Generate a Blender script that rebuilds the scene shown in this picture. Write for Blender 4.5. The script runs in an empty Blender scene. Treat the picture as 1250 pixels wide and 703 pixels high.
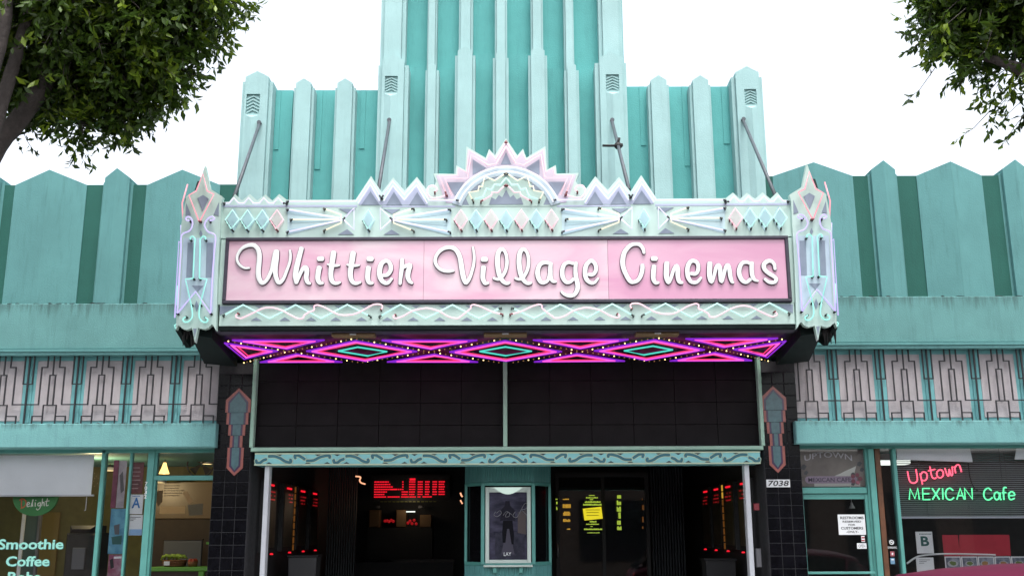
import bpy, math, random
import numpy as np
from mathutils import Vector, Matrix

random.seed(7)
rng = np.random.default_rng(7)
SC = bpy.context.scene
COL = SC.collection
R = math.radians

# ------------------------------------------------------------------ camera
FPX = 1267.0                      # focal length in photograph pixels (1250 wide)
PITCH, ROLL = R(13.3), R(0.2)
CAM = Vector((0.0, -13.3, 1.65))
cd = bpy.data.cameras.new('camera')
cd.sensor_width = 36.0
cd.lens = FPX / 1250.0 * 36.0
cd.clip_start = 0.1
cd.clip_end = 3000
cam = bpy.data.objects.new('camera', cd)
COL.objects.link(cam)
FW = Vector((0, math.cos(PITCH), math.sin(PITCH)))
U0 = Vector((0, -math.sin(PITCH), math.cos(PITCH)))
R0 = Vector((1, 0, 0))
RT = R0 * math.cos(ROLL) - U0 * math.sin(ROLL)
UP = U0 * math.cos(ROLL) + R0 * math.sin(ROLL)
cam.matrix_world = Matrix(((RT.x, UP.x, -FW.x, CAM.x), (RT.y, UP.y, -FW.y, CAM.y), (RT.z, UP.z, -FW.z, CAM.z), (0, 0, 0, 1)))
SC.camera = cam

# ------------------------------------------------------------------ light
SUN_EL, SUN_AZ = R(66), R(14)     # azimuth measured from straight behind the camera towards the right
w = bpy.data.worlds.new('World')
SC.world = w
w.use_nodes = True
nt = w.node_tree
nt.nodes.clear()
sky = nt.nodes.new('ShaderNodeTexSky')
sky.sky_type = 'NISHITA'
sky.sun_disc = False
sky.sun_elevation = SUN_EL
sky.sun_rotation = math.pi - SUN_AZ
sky.air_density = 1.0
sky.dust_density = 4.0
hs = nt.nodes.new('ShaderNodeHueSaturation')
hs.inputs['Saturation'].default_value = 0.30
bg = nt.nodes.new('ShaderNodeBackground')
bg.inputs['Strength'].default_value = 0.15
wo = nt.nodes.new('ShaderNodeOutputWorld')
nt.links.new(sky.outputs[0], hs.inputs['Color'])
nt.links.new(hs.outputs[0], bg.inputs['Color'])
nt.links.new(bg.outputs[0], wo.inputs['Surface'])
sl = bpy.data.lights.new('sun', 'SUN')
sl.energy = 0.5
sl.angle = R(14)
sl.color = (1.0, 0.96, 0.9)
sun = bpy.data.objects.new('sun', sl)
COL.objects.link(sun)
sd = Vector((math.sin(SUN_AZ) * math.cos(SUN_EL), -math.cos(SUN_AZ) * math.cos(SUN_EL), math.sin(SUN_EL)))
sun.rotation_euler = (-sd).to_track_quat('-Z', 'Y').to_euler()
SC.view_settings.view_transform = 'Standard'
SC.view_settings.look = 'None'
SC.view_settings.gamma = 1.0
SC.view_settings.exposure = 1.55

# ------------------------------------------------------------------ helpers
def ray(px, py):
    return FW * FPX + RT * (px - 625.0) - UP * (py - 351.5)

def P(px, py, Y):
    d = ray(px, py)
    t = (Y - CAM.y) / d.y
    return CAM + d * t

def Q(px, py, Z):
    d = ray(px, py)
    t = (Z - CAM.z) / d.z
    return CAM + d * t

def X(px, py, Y): return P(px, py, Y).x
def Z(px, py, Y): return P(px, py, Y).z

class MB:
    def __init__(s):
        s.v = []; s.f = []; s.m = []; s.sm = []
    def add(s, vs, fs, m=0, smooth=False):
        o = len(s.v)
        s.v += [tuple(p) for p in vs]
        for f in fs:
            s.f.append([i + o for i in f]); s.m.append(m); s.sm.append(smooth)
        return s
    def box(s, x0, x1, y0, y1, z0, z1, m=0):
        if x0 > x1: x0, x1 = x1, x0
        if y0 > y1: y0, y1 = y1, y0
        if z0 > z1: z0, z1 = z1, z0
        v = [(x0,y0,z0),(x1,y0,z0),(x1,y1,z0),(x0,y1,z0),(x0,y0,z1),(x1,y0,z1),(x1,y1,z1),(x0,y1,z1)]
        return s.add(v, [(0,3,2,1),(4,5,6,7),(0,1,5,4),(1,2,6,5),(2,3,7,6),(3,0,4,7)], m)
    def bev(s, x0, x1, y0, y1, z0, z1, b=.006, m=0):
        """box whose front (low y) edges are chamfered"""
        if x0 > x1: x0, x1 = x1, x0
        if z0 > z1: z0, z1 = z1, z0
        v = [(x0,y1,z0),(x1,y1,z0),(x1,y1,z1),(x0,y1,z1),(x0,y0+b,z0),(x1,y0+b,z0),(x1,y0+b,z1),(x0,y0+b,z1),
             (x0+b,y0,z0+b),(x1-b,y0,z0+b),(x1-b,y0,z1-b),(x0+b,y0,z1-b)]
        f = [(8,9,10,11),(4,5,9,8),(5,6,10,9),(6,7,11,10),(7,4,8,11),(0,1,5,4),(1,2,6,5),(2,3,7,6),(3,0,4,7),(0,3,2,1)]
        return s.add(v, f, m)
    def prism(s, pts, y0, y1, m=0):
        """polygon in XZ (list of (x,z)) from front y0 to back y1"""
        a = sum(pts[i][0]*pts[(i+1)%len(pts)][1]-pts[(i+1)%len(pts)][0]*pts[i][1] for i in range(len(pts)))
        if a < 0: pts = pts[::-1]
        n = len(pts)
        v = [(p[0], y0, p[1]) for p in pts] + [(p[0], y1, p[1]) for p in pts]
        f = [tuple(range(n)), tuple(range(2*n-1, n-1, -1))]
        for i in range(n):
            j = (i+1) % n
            f.append((i, i+n, j+n, j))
        return s.add(v, f, m)
    def zprism(s, pts, z0, z1, m=0):
        a = sum(pts[i][0]*pts[(i+1)%len(pts)][1]-pts[(i+1)%len(pts)][0]*pts[i][1] for i in range(len(pts)))
        if a < 0: pts = pts[::-1]
        n = len(pts)
        v = [(p[0], p[1], z0) for p in pts] + [(p[0], p[1], z1) for p in pts]
        f = [tuple(range(n-1, -1, -1)), tuple(range(n, 2*n))]
        for i in range(n):
            j = (i+1) % n
            f.append((i, j, j+n, i+n))
        return s.add(v, f, m)
    def tube(s, pts, r, n=6, m=0, caps=True):
        pts = [Vector(p) for p in pts]
        q = [pts[0]]
        for p in pts[1:]:
            if (p - q[-1]).length > 1e-5: q.append(p)
        pts = q
        if len(pts) < 2: return s
        rs = r if isinstance(r, (list, tuple)) else [r]*len(pts)
        if len(rs) != len(pts): rs = [rs[0]+(rs[-1]-rs[0])*i/(len(pts)-1) for i in range(len(pts))]
        t0 = (pts[1]-pts[0]).normalized()
        a = Vector((0,0,1)) if abs(t0.z) < .9 else Vector((0,1,0))
        nn = t0.cross(a).normalized()
        vs = []
        for i, p in enumerate(pts):
            if i == 0: t = t0
            elif i == len(pts)-1: t = (pts[i]-pts[i-1]).normalized()
            else:
                t = ((pts[i]-pts[i-1]).normalized()+(pts[i+1]-pts[i]).normalized())
                t = t.normalized() if t.length > 1e-4 else (pts[i]-pts[i-1]).normalized()
            nn = nn - t*nn.dot(t)
            nn = nn.normalized() if nn.length > 1e-6 else t.orthogonal().normalized()
            b = t.cross(nn)
            for k in range(n):
                an = 2*math.pi*k/n
                vs.append(p + (nn*math.cos(an)+b*math.sin(an))*rs[i])
        fs = []
        for i in range(len(pts)-1):
            for k in range(n):
                k2 = (k+1) % n
                fs.append((i*n+k, i*n+k2, (i+1)*n+k2, (i+1)*n+k))
        s.add(vs, fs, m, True)
        if caps:
            o = len(s.v)-len(vs)
            s.f.append([o+k for k in range(n)][::-1]); s.m.append(m); s.sm.append(False)
            s.f.append([o+(len(pts)-1)*n+k for k in range(n)]); s.m.append(m); s.sm.append(False)
        return s
    def ball(s, c, rx, ry=None, rz=None, n=8, k=5, m=0):
        ry = rx if ry is None else ry; rz = rx if rz is None else rz
        vs = [(c[0], c[1], c[2]+rz)]
        for i in range(1, k):
            th = math.pi*i/k
            for j in range(n):
                ph = 2*math.pi*j/n
                vs.append((c[0]+rx*math.sin(th)*math.cos(ph), c[1]+ry*math.sin(th)*math.sin(ph), c[2]+rz*math.cos(th)))
        vs.append((c[0], c[1], c[2]-rz))
        fs = [(0, 1+j, 1+(j+1)%n) for j in range(n)]
        for i in range(k-2):
            for j in range(n):
                a = 1+i*n
                fs.append((a+j, a+n+j, a+n+(j+1)%n, a+(j+1)%n))
        l = len(vs)-1; a = 1+(k-2)*n
        fs += [(a+j, l, a+(j+1)%n) for j in range(n)]
        return s.add(vs, fs, m, True)
    def lathe(s, prof, c, n=16, m=0):
        vs = []
        for (r, z) in prof:
            for j in range(n):
                ph = 2*math.pi*j/n
                vs.append((c[0]+r*math.cos(ph), c[1]+r*math.sin(ph), c[2]+z))
        fs = []
        for i in range(len(prof)-1):
            for j in range(n):
                fs.append((i*n+j, i*n+(j+1)%n, (i+1)*n+(j+1)%n, (i+1)*n+j))
        return s.add(vs, fs, m, True)
    def build(s, name, mat, parent=None, label=None, cat=None, group=None, kind=None):
        me = bpy.data.meshes.new(name)
        me.from_pydata(s.v, [], s.f)
        mats = mat if isinstance(mat, (list, tuple)) else [mat]
        for q in mats: me.materials.append(q)
        me.polygons.foreach_set('material_index', s.m)
        me.polygons.foreach_set('use_smooth', s.sm)
        me.update()
        return link(name, me, parent, label, cat, group, kind)

def link(name, data, parent=None, label=None, cat=None, group=None, kind=None, loc=None):
    o = bpy.data.objects.new(name, data)
    COL.objects.link(o)
    if loc is not None: o.location = loc
    if parent is not None:
        o.parent = parent
        M0 = Matrix.Identity(4)
        q = parent
        off = Vector((0,0,0))
        while q is not None:
            off += q.location; q = q.parent
        o.location = Vector(o.location) - off if loc is not None else -off
    tag(o, label, cat, group, kind)
    return o

def tag(o, label=None, cat=None, group=None, kind=None):
    if label: o['label'] = label
    if cat: o['category'] = cat
    if group: o['group'] = group
    if kind: o['kind'] = kind
    return o

def thing(name, label, cat, loc=(0,0,0), group=None, kind=None):
    return link(name, None, None, label, cat, group, kind, loc)

def spline(pts, sub=4):
    """Catmull-Rom through tuples of any length"""
    if len(pts) < 3: return [tuple(p) for p in pts]
    A = [np.array(p, float) for p in pts]
    A = [2*A[0]-A[1]] + A + [2*A[-1]-A[-2]]
    out = []
    for i in range(1, len(A)-2):
        p0, p1, p2, p3 = A[i-1:i+3]
        for k in range(sub):
            t = k/sub
            out.append(tuple(.5*((2*p1)+(-p0+p2)*t+(2*p0-5*p1+4*p2-p3)*t*t+(-p0+3*p1-3*p2+p3)*t**3)))
    out.append(tuple(A[-2]))
    return out

def brush(mb, pts, y_back, t, m=0, grow=0.0):
    """pts: (x,z,width) world; a flat letter stroke with domed face and round ends, facing -Y"""
    pts = [(p[0], p[1], p[2]+grow) for p in pts]
    def ends(p, q):
        d = np.array((p[0]-q[0], p[1]-q[1])); d = d/(np.linalg.norm(d)+1e-9)
        h = p[2]/2*.72
        return [(p[0]+d[0]*h*a, p[1]+d[1]*h*a, p[2]*b) for a, b in ((.35,.94),(.65,.76),(.88,.48),(1,.12))]
    pts = ends(pts[0], pts[1])[::-1] + pts + ends(pts[-1], pts[-2])
    prof = [(-1,0),(-1,.86),(-.88,.955),(-.4,.99),(0,1),(.4,.99),(.88,.955),(1,.86),(1,0)]
    vs = []; n = len(prof)
    for i, p in enumerate(pts):
        a = pts[max(i-1,0)]; b = pts[min(i+1,len(pts)-1)]
        tx, tz = b[0]-a[0], b[1]-a[1]; l = math.hypot(tx, tz)+1e-9
        nx, nz = -tz/l, tx/l
        for (sx, sy) in prof:
            vs.append((p[0]+nx*sx*p[2]/2, y_back-t*sy, p[1]+nz*sx*p[2]/2))
    fs = []
    for i in range(len(pts)-1):
        for k in range(n-1):
            fs.append((i*n+k, (i+1)*n+k, (i+1)*n+k+1, i*n+k+1))
    fs.append(tuple(range(n))[::-1]); fs.append(tuple((len(pts)-1)*n+k for k in range(n)))
    mb.add(vs, fs, m, True)

def text_mesh(body, offset=0.0, extrude=0.0, spacing=1.0, shear=0.0):
    c = bpy.data.curves.new('lettering', 'FONT')
    c.body = body; c.size = 1.0; c.offset = offset; c.extrude = extrude
    c.space_character = spacing; c.shear = shear; c.align_x = 'LEFT'
    c.resolution_u = 3
    o = bpy.data.objects.new('lettering', c)
    me = bpy.data.meshes.new_from_object(o)
    bpy.data.objects.remove(o); bpy.data.curves.remove(c)
    return me

def lettering(name, body, x0, x1, z0, z1, y, mat, parent=None, offset=0.0, shear=0.0, label=None, cat=None, depth=.002, arch=0.0):
    """flat lettering fitted to the box, facing the street (-Y)"""
    me = text_mesh(body, offset, 0.01, 1.0, shear)
    n = len(me.vertices)
    co = np.empty(n*3); me.vertices.foreach_get('co', co); co = co.reshape(-1,3)
    mn = co.min(0); mx = co.max(0)
    u = (co[:,0]-mn[0])/(mx[0]-mn[0]); v = (co[:,1]-mn[1])/(mx[1]-mn[1]); d = co[:,2]/0.01
    out = np.stack([x0+u*(x1-x0), y-d*depth, z0+v*(z1-z0)+arch*(1-(2*u-1)**2)], 1)
    me.vertices.foreach_set('co', out.ravel())
    me.materials.clear(); me.materials.append(mat); me.update()
    return link(name, me, parent, label, cat)

def parts_copy(src, parent, loc):
    c = src.copy(); COL.objects.link(c); c.parent = parent; c.location = loc
    return c

# ------------------------------------------------------------------ materials
def newmat(name):
    m = bpy.data.materials.new(name); m.use_nodes = True
    t = m.node_tree; t.nodes.clear()
    o = t.nodes.new('ShaderNodeOutputMaterial')
    return m, t, o

def principled(name, col, rough=.6, metal=0.0, noise=0.0, nscale=6.0, bump=0.0, bscale=60.0, spec=.5, dirt=0.0, dcol=(.05,.06,.05), streak=False, coat=0.0):
    m, t, o = newmat(name)
    b = t.nodes.new('ShaderNodeBsdfPrincipled')
    b.inputs['Base Color'].default_value = (*col, 1); b.inputs['Roughness'].default_value = rough
    b.inputs['Metallic'].default_value = metal; b.inputs['Specular IOR Level'].default_value = spec
    b.inputs['Coat Weight'].default_value = coat
    t.links.new(b.outputs[0], o.inputs[0])
    g = t.nodes.new('ShaderNodeNewGeometry')
    last = None
    if noise > 0 or dirt > 0:
        n = t.nodes.new('ShaderNodeTexNoise'); n.inputs['Scale'].default_value = nscale; n.inputs['Detail'].default_value = 6; n.inputs['Roughness'].default_value = .62
        t.links.new(g.outputs['Position'], n.inputs['Vector'])
        mr = t.nodes.new('ShaderNodeMapRange'); mr.inputs['From Min'].default_value = .3; mr.inputs['From Max'].default_value = .7
        mr.inputs['To Min'].default_value = 1-noise; mr.inputs['To Max'].default_value = 1+noise*.6
        t.links.new(n.outputs[0], mr.inputs[0])
        mx = t.nodes.new('ShaderNodeMix'); mx.data_type = 'RGBA'; mx.blend_type = 'MULTIPLY'; mx.inputs[0].default_value = 1
        mx.inputs[6].default_value = (*col, 1)
        t.links.new(mr.outputs[0], mx.inputs[7])
        last = mx.outputs[2]
        if dirt > 0:
            mp = t.nodes.new('ShaderNodeMapping')
            mp.inputs['Scale'].default_value = (9, 9, .9) if streak else (3, 3, 3)
            t.links.new(g.outputs['Position'], mp.inputs[0])
            n2 = t.nodes.new('ShaderNodeTexNoise'); n2.inputs['Scale'].default_value = 1.6; n2.inputs['Detail'].default_value = 8; n2.inputs['Roughness'].default_value = .7
            t.links.new(mp.outputs[0], n2.inputs['Vector'])
            m2 = t.nodes.new('ShaderNodeMapRange'); m2.inputs['From Min'].default_value = .52; m2.inputs['From Max'].default_value = .8
            m2.inputs['To Min'].default_value = 0; m2.inputs['To Max'].default_value = dirt
            t.links.new(n2.outputs[0], m2.inputs[0])
            mx2 = t.nodes.new('ShaderNodeMix'); mx2.data_type = 'RGBA'
            t.links.new(m2.outputs[0], mx2.inputs[0]); t.links.new(last, mx2.inputs[6]); mx2.inputs[7].default_value = (*dcol, 1)
            last = mx2.outputs[2]
        t.links.new(last, b.inputs['Base Color'])
    if bump > 0:
        n3 = t.nodes.new('ShaderNodeTexNoise'); n3.inputs['Scale'].default_value = bscale; n3.inputs['Detail'].default_value = 5
        t.links.new(g.outputs['Position'], n3.inputs['Vector'])
        bp = t.nodes.new('ShaderNodeBump'); bp.inputs['Strength'].default_value = bump; bp.inputs['Distance'].default_value = .02
        t.links.new(n3.outputs[0], bp.inputs['Height']); t.links.new(bp.outputs[0], b.inputs['Normal'])
    return m

def emit(name, col, strength, base=.0):
    m, t, o = newmat(name)
    b = t.nodes.new('ShaderNodeBsdfPrincipled')
    b.inputs['Base Color'].default_value = (*[c*.2+.12*base for c in col], 1)
    b.inputs['Roughness'].default_value = .3
    b.inputs['Emission Color'].default_value = (*col, 1); b.inputs['Emission Strength'].default_value = strength
    t.links.new(b.outputs[0], o.inputs[0])
    return m

def glassmat(name, refl=.07, tint=(1,1,1)):
    m, t, o = newmat(name)
    tr = t.nodes.new('ShaderNodeBsdfTransparent'); tr.inputs[0].default_value = (*tint, 1)
    gl = t.nodes.new('ShaderNodeBsdfGlossy'); gl.inputs['Roughness'].default_value = .02
    fr = t.nodes.new('ShaderNodeFresnel'); fr.inputs[0].default_value = 1.5
    mu = t.nodes.new('ShaderNodeMath'); mu.operation = 'MULTIPLY'; mu.inputs[1].default_value = refl/.04
    t.links.new(fr.outputs[0], mu.inputs[0])
    mx = t.nodes.new('ShaderNodeMixShader')
    t.links.new(mu.outputs[0], mx.inputs[0]); t.links.new(tr.outputs[0], mx.inputs[1]); t.links.new(gl.outputs[0], mx.inputs[2])
    t.links.new(mx.outputs[0], o.inputs[0])
    return m

M = {}
def stucco(name, col, dirt=.35):
    return principled(name, col, .82, noise=.12, nscale=1.5, bump=.22, bscale=70, dirt=dirt, dcol=tuple(c*.5 for c in col), streak=True, spec=.3)
M['mint'] = stucco('mint stucco', (.315, .49, .49), .26)
M['jade'] = stucco('jade stucco', (.105, .37, .36), .35)
M['wing_mint_shade'] = stucco('weathered shade-darkened mint stucco', (.105, .27, .27), .6)  # tower mint, darkened in colour for the tree shade, plus streaky dirt
M['wing_jade_shade'] = stucco('dark green stucco', (.02, .105, .085), .35)  # tower green with the wings' tree shade put into its colour
M['beam'] = stucco('turquoise painted beam', (.155, .36, .36), .55)
M['teal_strip'] = principled('turquoise plaster', (.16, .42, .44), .7, noise=.1, bump=.2)
M['greypink'] = principled('grey pink plaster', (.44, .405, .425), .8, noise=.14, nscale=4, bump=.3, dirt=.12, dcol=(.25,.21,.22), streak=True)
M['iron'] = principled('black iron', (.012, .012, .016), .5)
M['teal_metal'] = principled('teal painted metal', (.085, .29, .26), .45, noise=.12, nscale=5, dirt=.25, dcol=(.05,.16,.14), streak=True)
M['tile'] = principled('black glazed tile', (.004, .004, .006), .18, spec=.16, noise=.5, nscale=9)
M['grout'] = principled('tile grout', (.045, .045, .05), .9, noise=.3, nscale=20)
M['tile_coral'] = principled('coral tile', (.32, .095, .08), .25, noise=.2, nscale=12)
M['tile_plum'] = principled('plum tile', (.045, .025, .07), .2)
M['tile_blue'] = principled('slate blue tile', (.065, .145, .165), .25, noise=.25, nscale=15)
M['mq_mint'] = principled('marquee mint enamel', (.45, .60, .55), .4, noise=.07, nscale=3, dirt=.12, dcol=(.25,.4,.36), streak=True)
M['mq_grey'] = principled('marquee grey paint', (.21, .255, .33), .5, noise=.1)
M['mq_blue'] = principled('marquee pale blue paint', (.38, .55, .60), .45, noise=.06)
M['mq_mint_blue'] = principled('marquee ice blue paint', (.46, .62, .66), .45, noise=.06)
M['mq_white'] = principled('white enamel', (.78, .85, .86), .35)
M['mq_arch'] = principled('marquee arch enamel', (.44, .54, .60), .4)
M['letter'] = principled('white plastic letter', (.74, .76, .76), .4)
M['letter_side'] = principled('plum letter return', (.07, .03, .06), .5)
M['frame_dark'] = principled('dark plum frame', (.035, .03, .05), .45, noise=.3, nscale=14)
M['mq_dark'] = principled('dark marquee body', (.006, .012, .012), .7, spec=.15, noise=.3, nscale=6)
M['mq_soffit'] = principled('dark soffit sheet', (.008, .006, .008), .5, spec=.2, noise=.2)
M['soffit_grey'] = principled('plum grey lip', (.06, .05, .08), .5)
M['bronze'] = principled('bronze box', (.22, .14, .07), .45)
M['electrode'] = principled('black electrode boot', (.015, .02, .02), .5)
M['electrode_red'] = principled('red electrode boot', (.15, .03, .035), .5)
M['rod'] = principled('grey steel rod', (.065, .08, .095), .5, noise=.3)
M['black'] = principled('black rubber', (.01, .01, .011), .6)
M['mesh_black'] = principled('black mesh screen', (.009, .0075, .0085), .6, spec=.2, noise=.4, nscale=5, bump=.25, bscale=160)
M['screen_frame'] = principled('pale mint trim', (.36, .58, .46), .5, noise=.1)
M['screen_gap'] = principled('black gap', (.003, .003, .003), .7)
M['frieze'] = principled('frieze turquoise', (.24, .60, .62), .5, noise=.1)
M['frieze_dark'] = principled('frieze dark teal', (.035, .16, .20), .5)
M['frieze_cream'] = principled('frieze cream edge', (.50, .62, .45), .5)
M['frieze_black'] = principled('frieze navy', (.01, .03, .045), .5)
M['white_paint'] = principled('white painted metal', (.56, .58, .62), .45, noise=.08)
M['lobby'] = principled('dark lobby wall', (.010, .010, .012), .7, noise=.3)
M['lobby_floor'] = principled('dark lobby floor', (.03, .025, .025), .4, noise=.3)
M['corr'] = principled('teal corrugated metal', (.07, .24, .235), .4, noise=.1)
M['pale_trim'] = principled('pale trim', (.50, .58, .54), .4)
M['glass'] = glassmat('window glass', .045)
M['glass_dim'] = glassmat('door glass', .05)
M['glass_dark'] = principled('black glass', (.004, .004, .005), .08)
M['paper'] = principled('white paper', (.72, .74, .76), .8, noise=.05)
M['fabric_blind'] = principled('white roller fabric', (.82, .86, .90), .85, noise=.05, nscale=3)
M['ink'] = principled('black ink', (.012, .012, .014), .7)
M['ink_blue'] = principled('blue ink', (.03, .16, .42), .7)
M['ink_green'] = principled('dark green ink', (.03, .11, .10), .7)
M['leafsign'] = principled('green sign board', (.03, .20, .045), .5)
M['sign_white'] = principled('sign white', (.8, .8, .75), .5)
M['sign_orange'] = principled('sign orange', (.55, .12, .04), .5)
M['vinyl_mint'] = principled('mint window vinyl', (.24, .56, .48), .5)
M['vinyl_dark'] = principled('dark vinyl shadow', (.01, .06, .06), .6)
M['olive'] = principled('olive interior wall', (.13, .12, .035), .8, noise=.2)
M['tan'] = principled('tan menu panel', (.34, .20, .09), .6, noise=.15)
M['brown'] = principled('dark brown', (.05, .03, .02), .6, noise=.2)
M['shop_dark'] = principled('dark interior wall', (.025, .023, .022), .8, noise=.3)
M['shop_grey'] = principled('grey interior panel', (.10, .10, .11), .6)
M['green_paint'] = principled('apple green paint', (.13, .36, .05), .45)
M['wicker'] = principled('wicker basket', (.20, .08, .03), .8, noise=.4, nscale=60)
M['banana'] = principled('green banana skin', (.28, .40, .04), .5, noise=.2)
M['red_fruit'] = principled('red apple skin', (.35, .04, .02), .35)
M['wood'] = principled('brown stained wood', (.12, .045, .018), .5, noise=.35, nscale=8)
M['blindslat'] = principled('grey blind slat', (.30, .32, .34), .6)
M['red_paper'] = principled('red paper', (.40, .025, .045), .8, noise=.12, nscale=5)
M['car_paint'] = principled('crimson car paint', (.085, .003, .024), .5, spec=.15)
M['car_glass'] = principled('dark car glass', (.008, .01, .014), .05)
M['tyre'] = principled('tyre rubber', (.015, .015, .015), .8)
M['alloy'] = principled('alloy wheel', (.4, .4, .42), .3, .8)
M['lamp_red'] = emit('red lamp lens', (.6, .02, .02), .6)
M['headlamp'] = principled('headlamp lens', (.6, .62, .64), .1)
M['asphalt'] = principled('asphalt', (.05, .05, .052), .9, noise=.3, nscale=12, bump=.5, bscale=120)
M['concrete'] = principled('concrete pavement', (.42, .41, .39), .9, noise=.2, nscale=3, bump=.3, bscale=80)
M['line_paint'] = principled('road line paint', (.75, .75, .7), .8)
M['bark'] = principled('grey bark', (.075, .062, .058), .9, noise=.35, nscale=9, bump=.8, bscale=30)
M['opp'] = principled('brown brick wall', (.16, .12, .10), .9, noise=.25)
M['opp_win'] = principled('dark shop window', (.02, .025, .03), .1)
# neon
M['n_pink'] = emit('pink neon', (1, .58, .67), 0.33, 1)
M['n_lav'] = emit('lavender neon', (.74, .70, 1), 0.34, 1)
M['n_mint'] = emit('mint neon', (.52, 1, .92), 0.3, 1)
M['n_cream'] = emit('cream neon', (1, .92, .66), 0.32, 1)
M['n_white'] = emit('white neon', (.86, .90, 1), 0.34, 1)
M['s_mag'] = emit('magenta neon', (1, .09, .58), 0.46)
M['s_red'] = emit('red neon', (1, .05, .20), 0.36)
M['s_pur'] = emit('violet neon', (.36, .03, .95), 0.22)
M['s_cyan'] = emit('turquoise neon', (.10, .85, .70), 0.3)
M['bulb'] = emit('warm bulb', (1, .66, .26), 1.3)
M['bulb_dim'] = emit('dim bulb', (.7, .3, .12), 0.16)
M['led'] = emit('red led', (1, .012, .03), 0.34)
M['led_dim'] = emit('dim red led', (1, .02, .03), 0.08)
M['yellow_lit'] = emit('lit yellow paper', (.95, .80, .02), 0.28)
M['green_lit'] = emit('lit yellow green lettering', (.62, .85, .08), 0.22)
M['amber_lit'] = emit('lit amber lettering', (1, .55, .06), 0.18)
M['amber_dim'] = emit('dim amber strip', (.9, .32, .05), 0.04)
M['peach'] = emit('peach reflection', (1, .45, .25), 0.45)
M['lamp_warm'] = emit('warm lamp', (1, .72, .30), 1.1)
M['lamp_white'] = emit('fluorescent lamp', (.9, 1, .92), 0.5)
M['neon_red'] = emit('red sign neon', (1, .06, .10), 1.5)
M['neon_green'] = emit('green sign neon', (.04, 1, .22), .75)
M['neon_red_core'] = emit('pale red sign neon', (1, .10, .17), 0.75)
M['neon_green_core'] = emit('pale green sign neon', (.14, 1, .42), 0.5)

# ------------------------------------------------------------------ ground
MB().box(-60, 60, -3.7, 0.12, -.3, 0).build('pavement', M['concrete'], kind='structure')
MB().box(-60, 60, -3.85, -3.7, -.3, .004).build('kerb', M['concrete'], kind='structure')
MB().box(-300, 300, -300, -3.85, -.5, -.14).build('road', M['asphalt'], kind='structure')
MB().box(-300, 300, .12, 300, -.5, -.02).build('ground', M['asphalt'], kind='structure')
lm = MB()
for k in range(-8, 9): lm.box(k*4-1, k*4+1, -10.06, -9.94, -.14, -.136)
lm.build('road_marking', M['line_paint'], kind='structure')
MB().box(-60, 60, -20, -16.5, -.3, 0).build('far_pavement', M['concrete'], kind='structure')

# unseen dark building added behind the camera to keep sky out of the glass
ob = thing('unseen_brick_building', 'unseen long brown brick shop row added across the street behind the viewer', 'building', (0,-22,0))
MB().box(-40, 40, -32, -20.2, 0, 4.2).build('wall', M['opp'], ob)
for k in range(-9, 10):
    MB().box(k*4-1.4, k*4+1.4, -20.2, -20.12, .6, 2.9).build('window', M['opp_win'], ob)

# ------------------------------------------------------------------ building: cinema tower
cin = thing('cinema_building', 'mint green stucco cinema with a tall fluted tower and dark lobby below the marquee', 'building', (0,0,0))
TB = .22                        # plane of the recessed tower panels
def zz(px, py, Y): return P(px, py, Y).z
zt_low = 4.0                     # base of the tower work, hidden behind the marquee
Z_TOP = 12.2
# recessed jade walls
def jade(xl, xr, ytop, Y, z1=None, yb=None, z0=zt_low):
    x0, x1 = X(xl, ytop, Y), X(xr, ytop, Y)
    z1 = Z((xl+xr)/2, ytop, Y) if z1 is None else z1
    return (x0, x1, z0, z1)
for (xl, xr, yt) in ((328, 358, 110.5), (375, 411, 110.5), (426, 462, 110.5), (763, 796, 106), (814, 847, 106), (865, 900, 106)):
    x0, x1, z0, z1 = jade(xl, xr, yt, TB)
    p = MB().box(x0, x1, TB, TB+.5, z0, z1).build('recessed_panel', M['jade'], cin)
# narrow raised strips on the jade panels
for (xl, xr, yt, yb, side) in ((338, 343.5, 110.5, 183, 0), (388, 394.5, 110.5, 207, 0), (441, 447, 110.5, 182, 0), (780, 786, 106, 178, 0), (832, 838, 106, 203, 0), (880, 887, 106, 176, 0)):
    x0, x1 = X(xl, yt, TB), X(xr, yt, TB)
    MB().box(x0, x1, TB-.012, TB+.0, Z(xl, yb, TB), Z(xl, yt, TB)-.004).build('raised_strip', M['jade'], cin)
# tower body behind
MB().box(X(464, 60, .3), X(763, 60, .3), .5, 4.0, zt_low, Z_TOP-.4).build('tower_core', M['jade'], cin)
MB().box(X(294, 120, .3), X(464, 120, .3)-.004, .76, 4.0, zt_low, Z(330, 114, .3)).build('tower_shoulder', M['jade'], cin)
MB().box(X(763, 120, .3)+.004, X(934, 120, .3), .76, 4.0, zt_low, Z(900, 109, .3)).build('tower_shoulder', M['jade'], cin)
# jade panels of the centre: lower layer stops at the step, upper goes on
xs = [(493, 520, 82), (532, 557, 84), (577, 604, 66), (619, 648, 66), (667, 692, 84), (706, 731, 84)]
for (xl, xr, yt) in xs:
    x0, x1 = X(xl-5, yt, TB), X(xr+5, yt, TB)
    MB().box(x0, x1, TB, TB+.2, zt_low, Z(xl, yt, TB)).build('recessed_panel', M['jade'], cin)
    MB().box(x0, x1, TB+.06, TB+.28, Z(xl, yt, TB), Z_TOP-.5).build('recessed_panel', M['jade'], cin)

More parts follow.
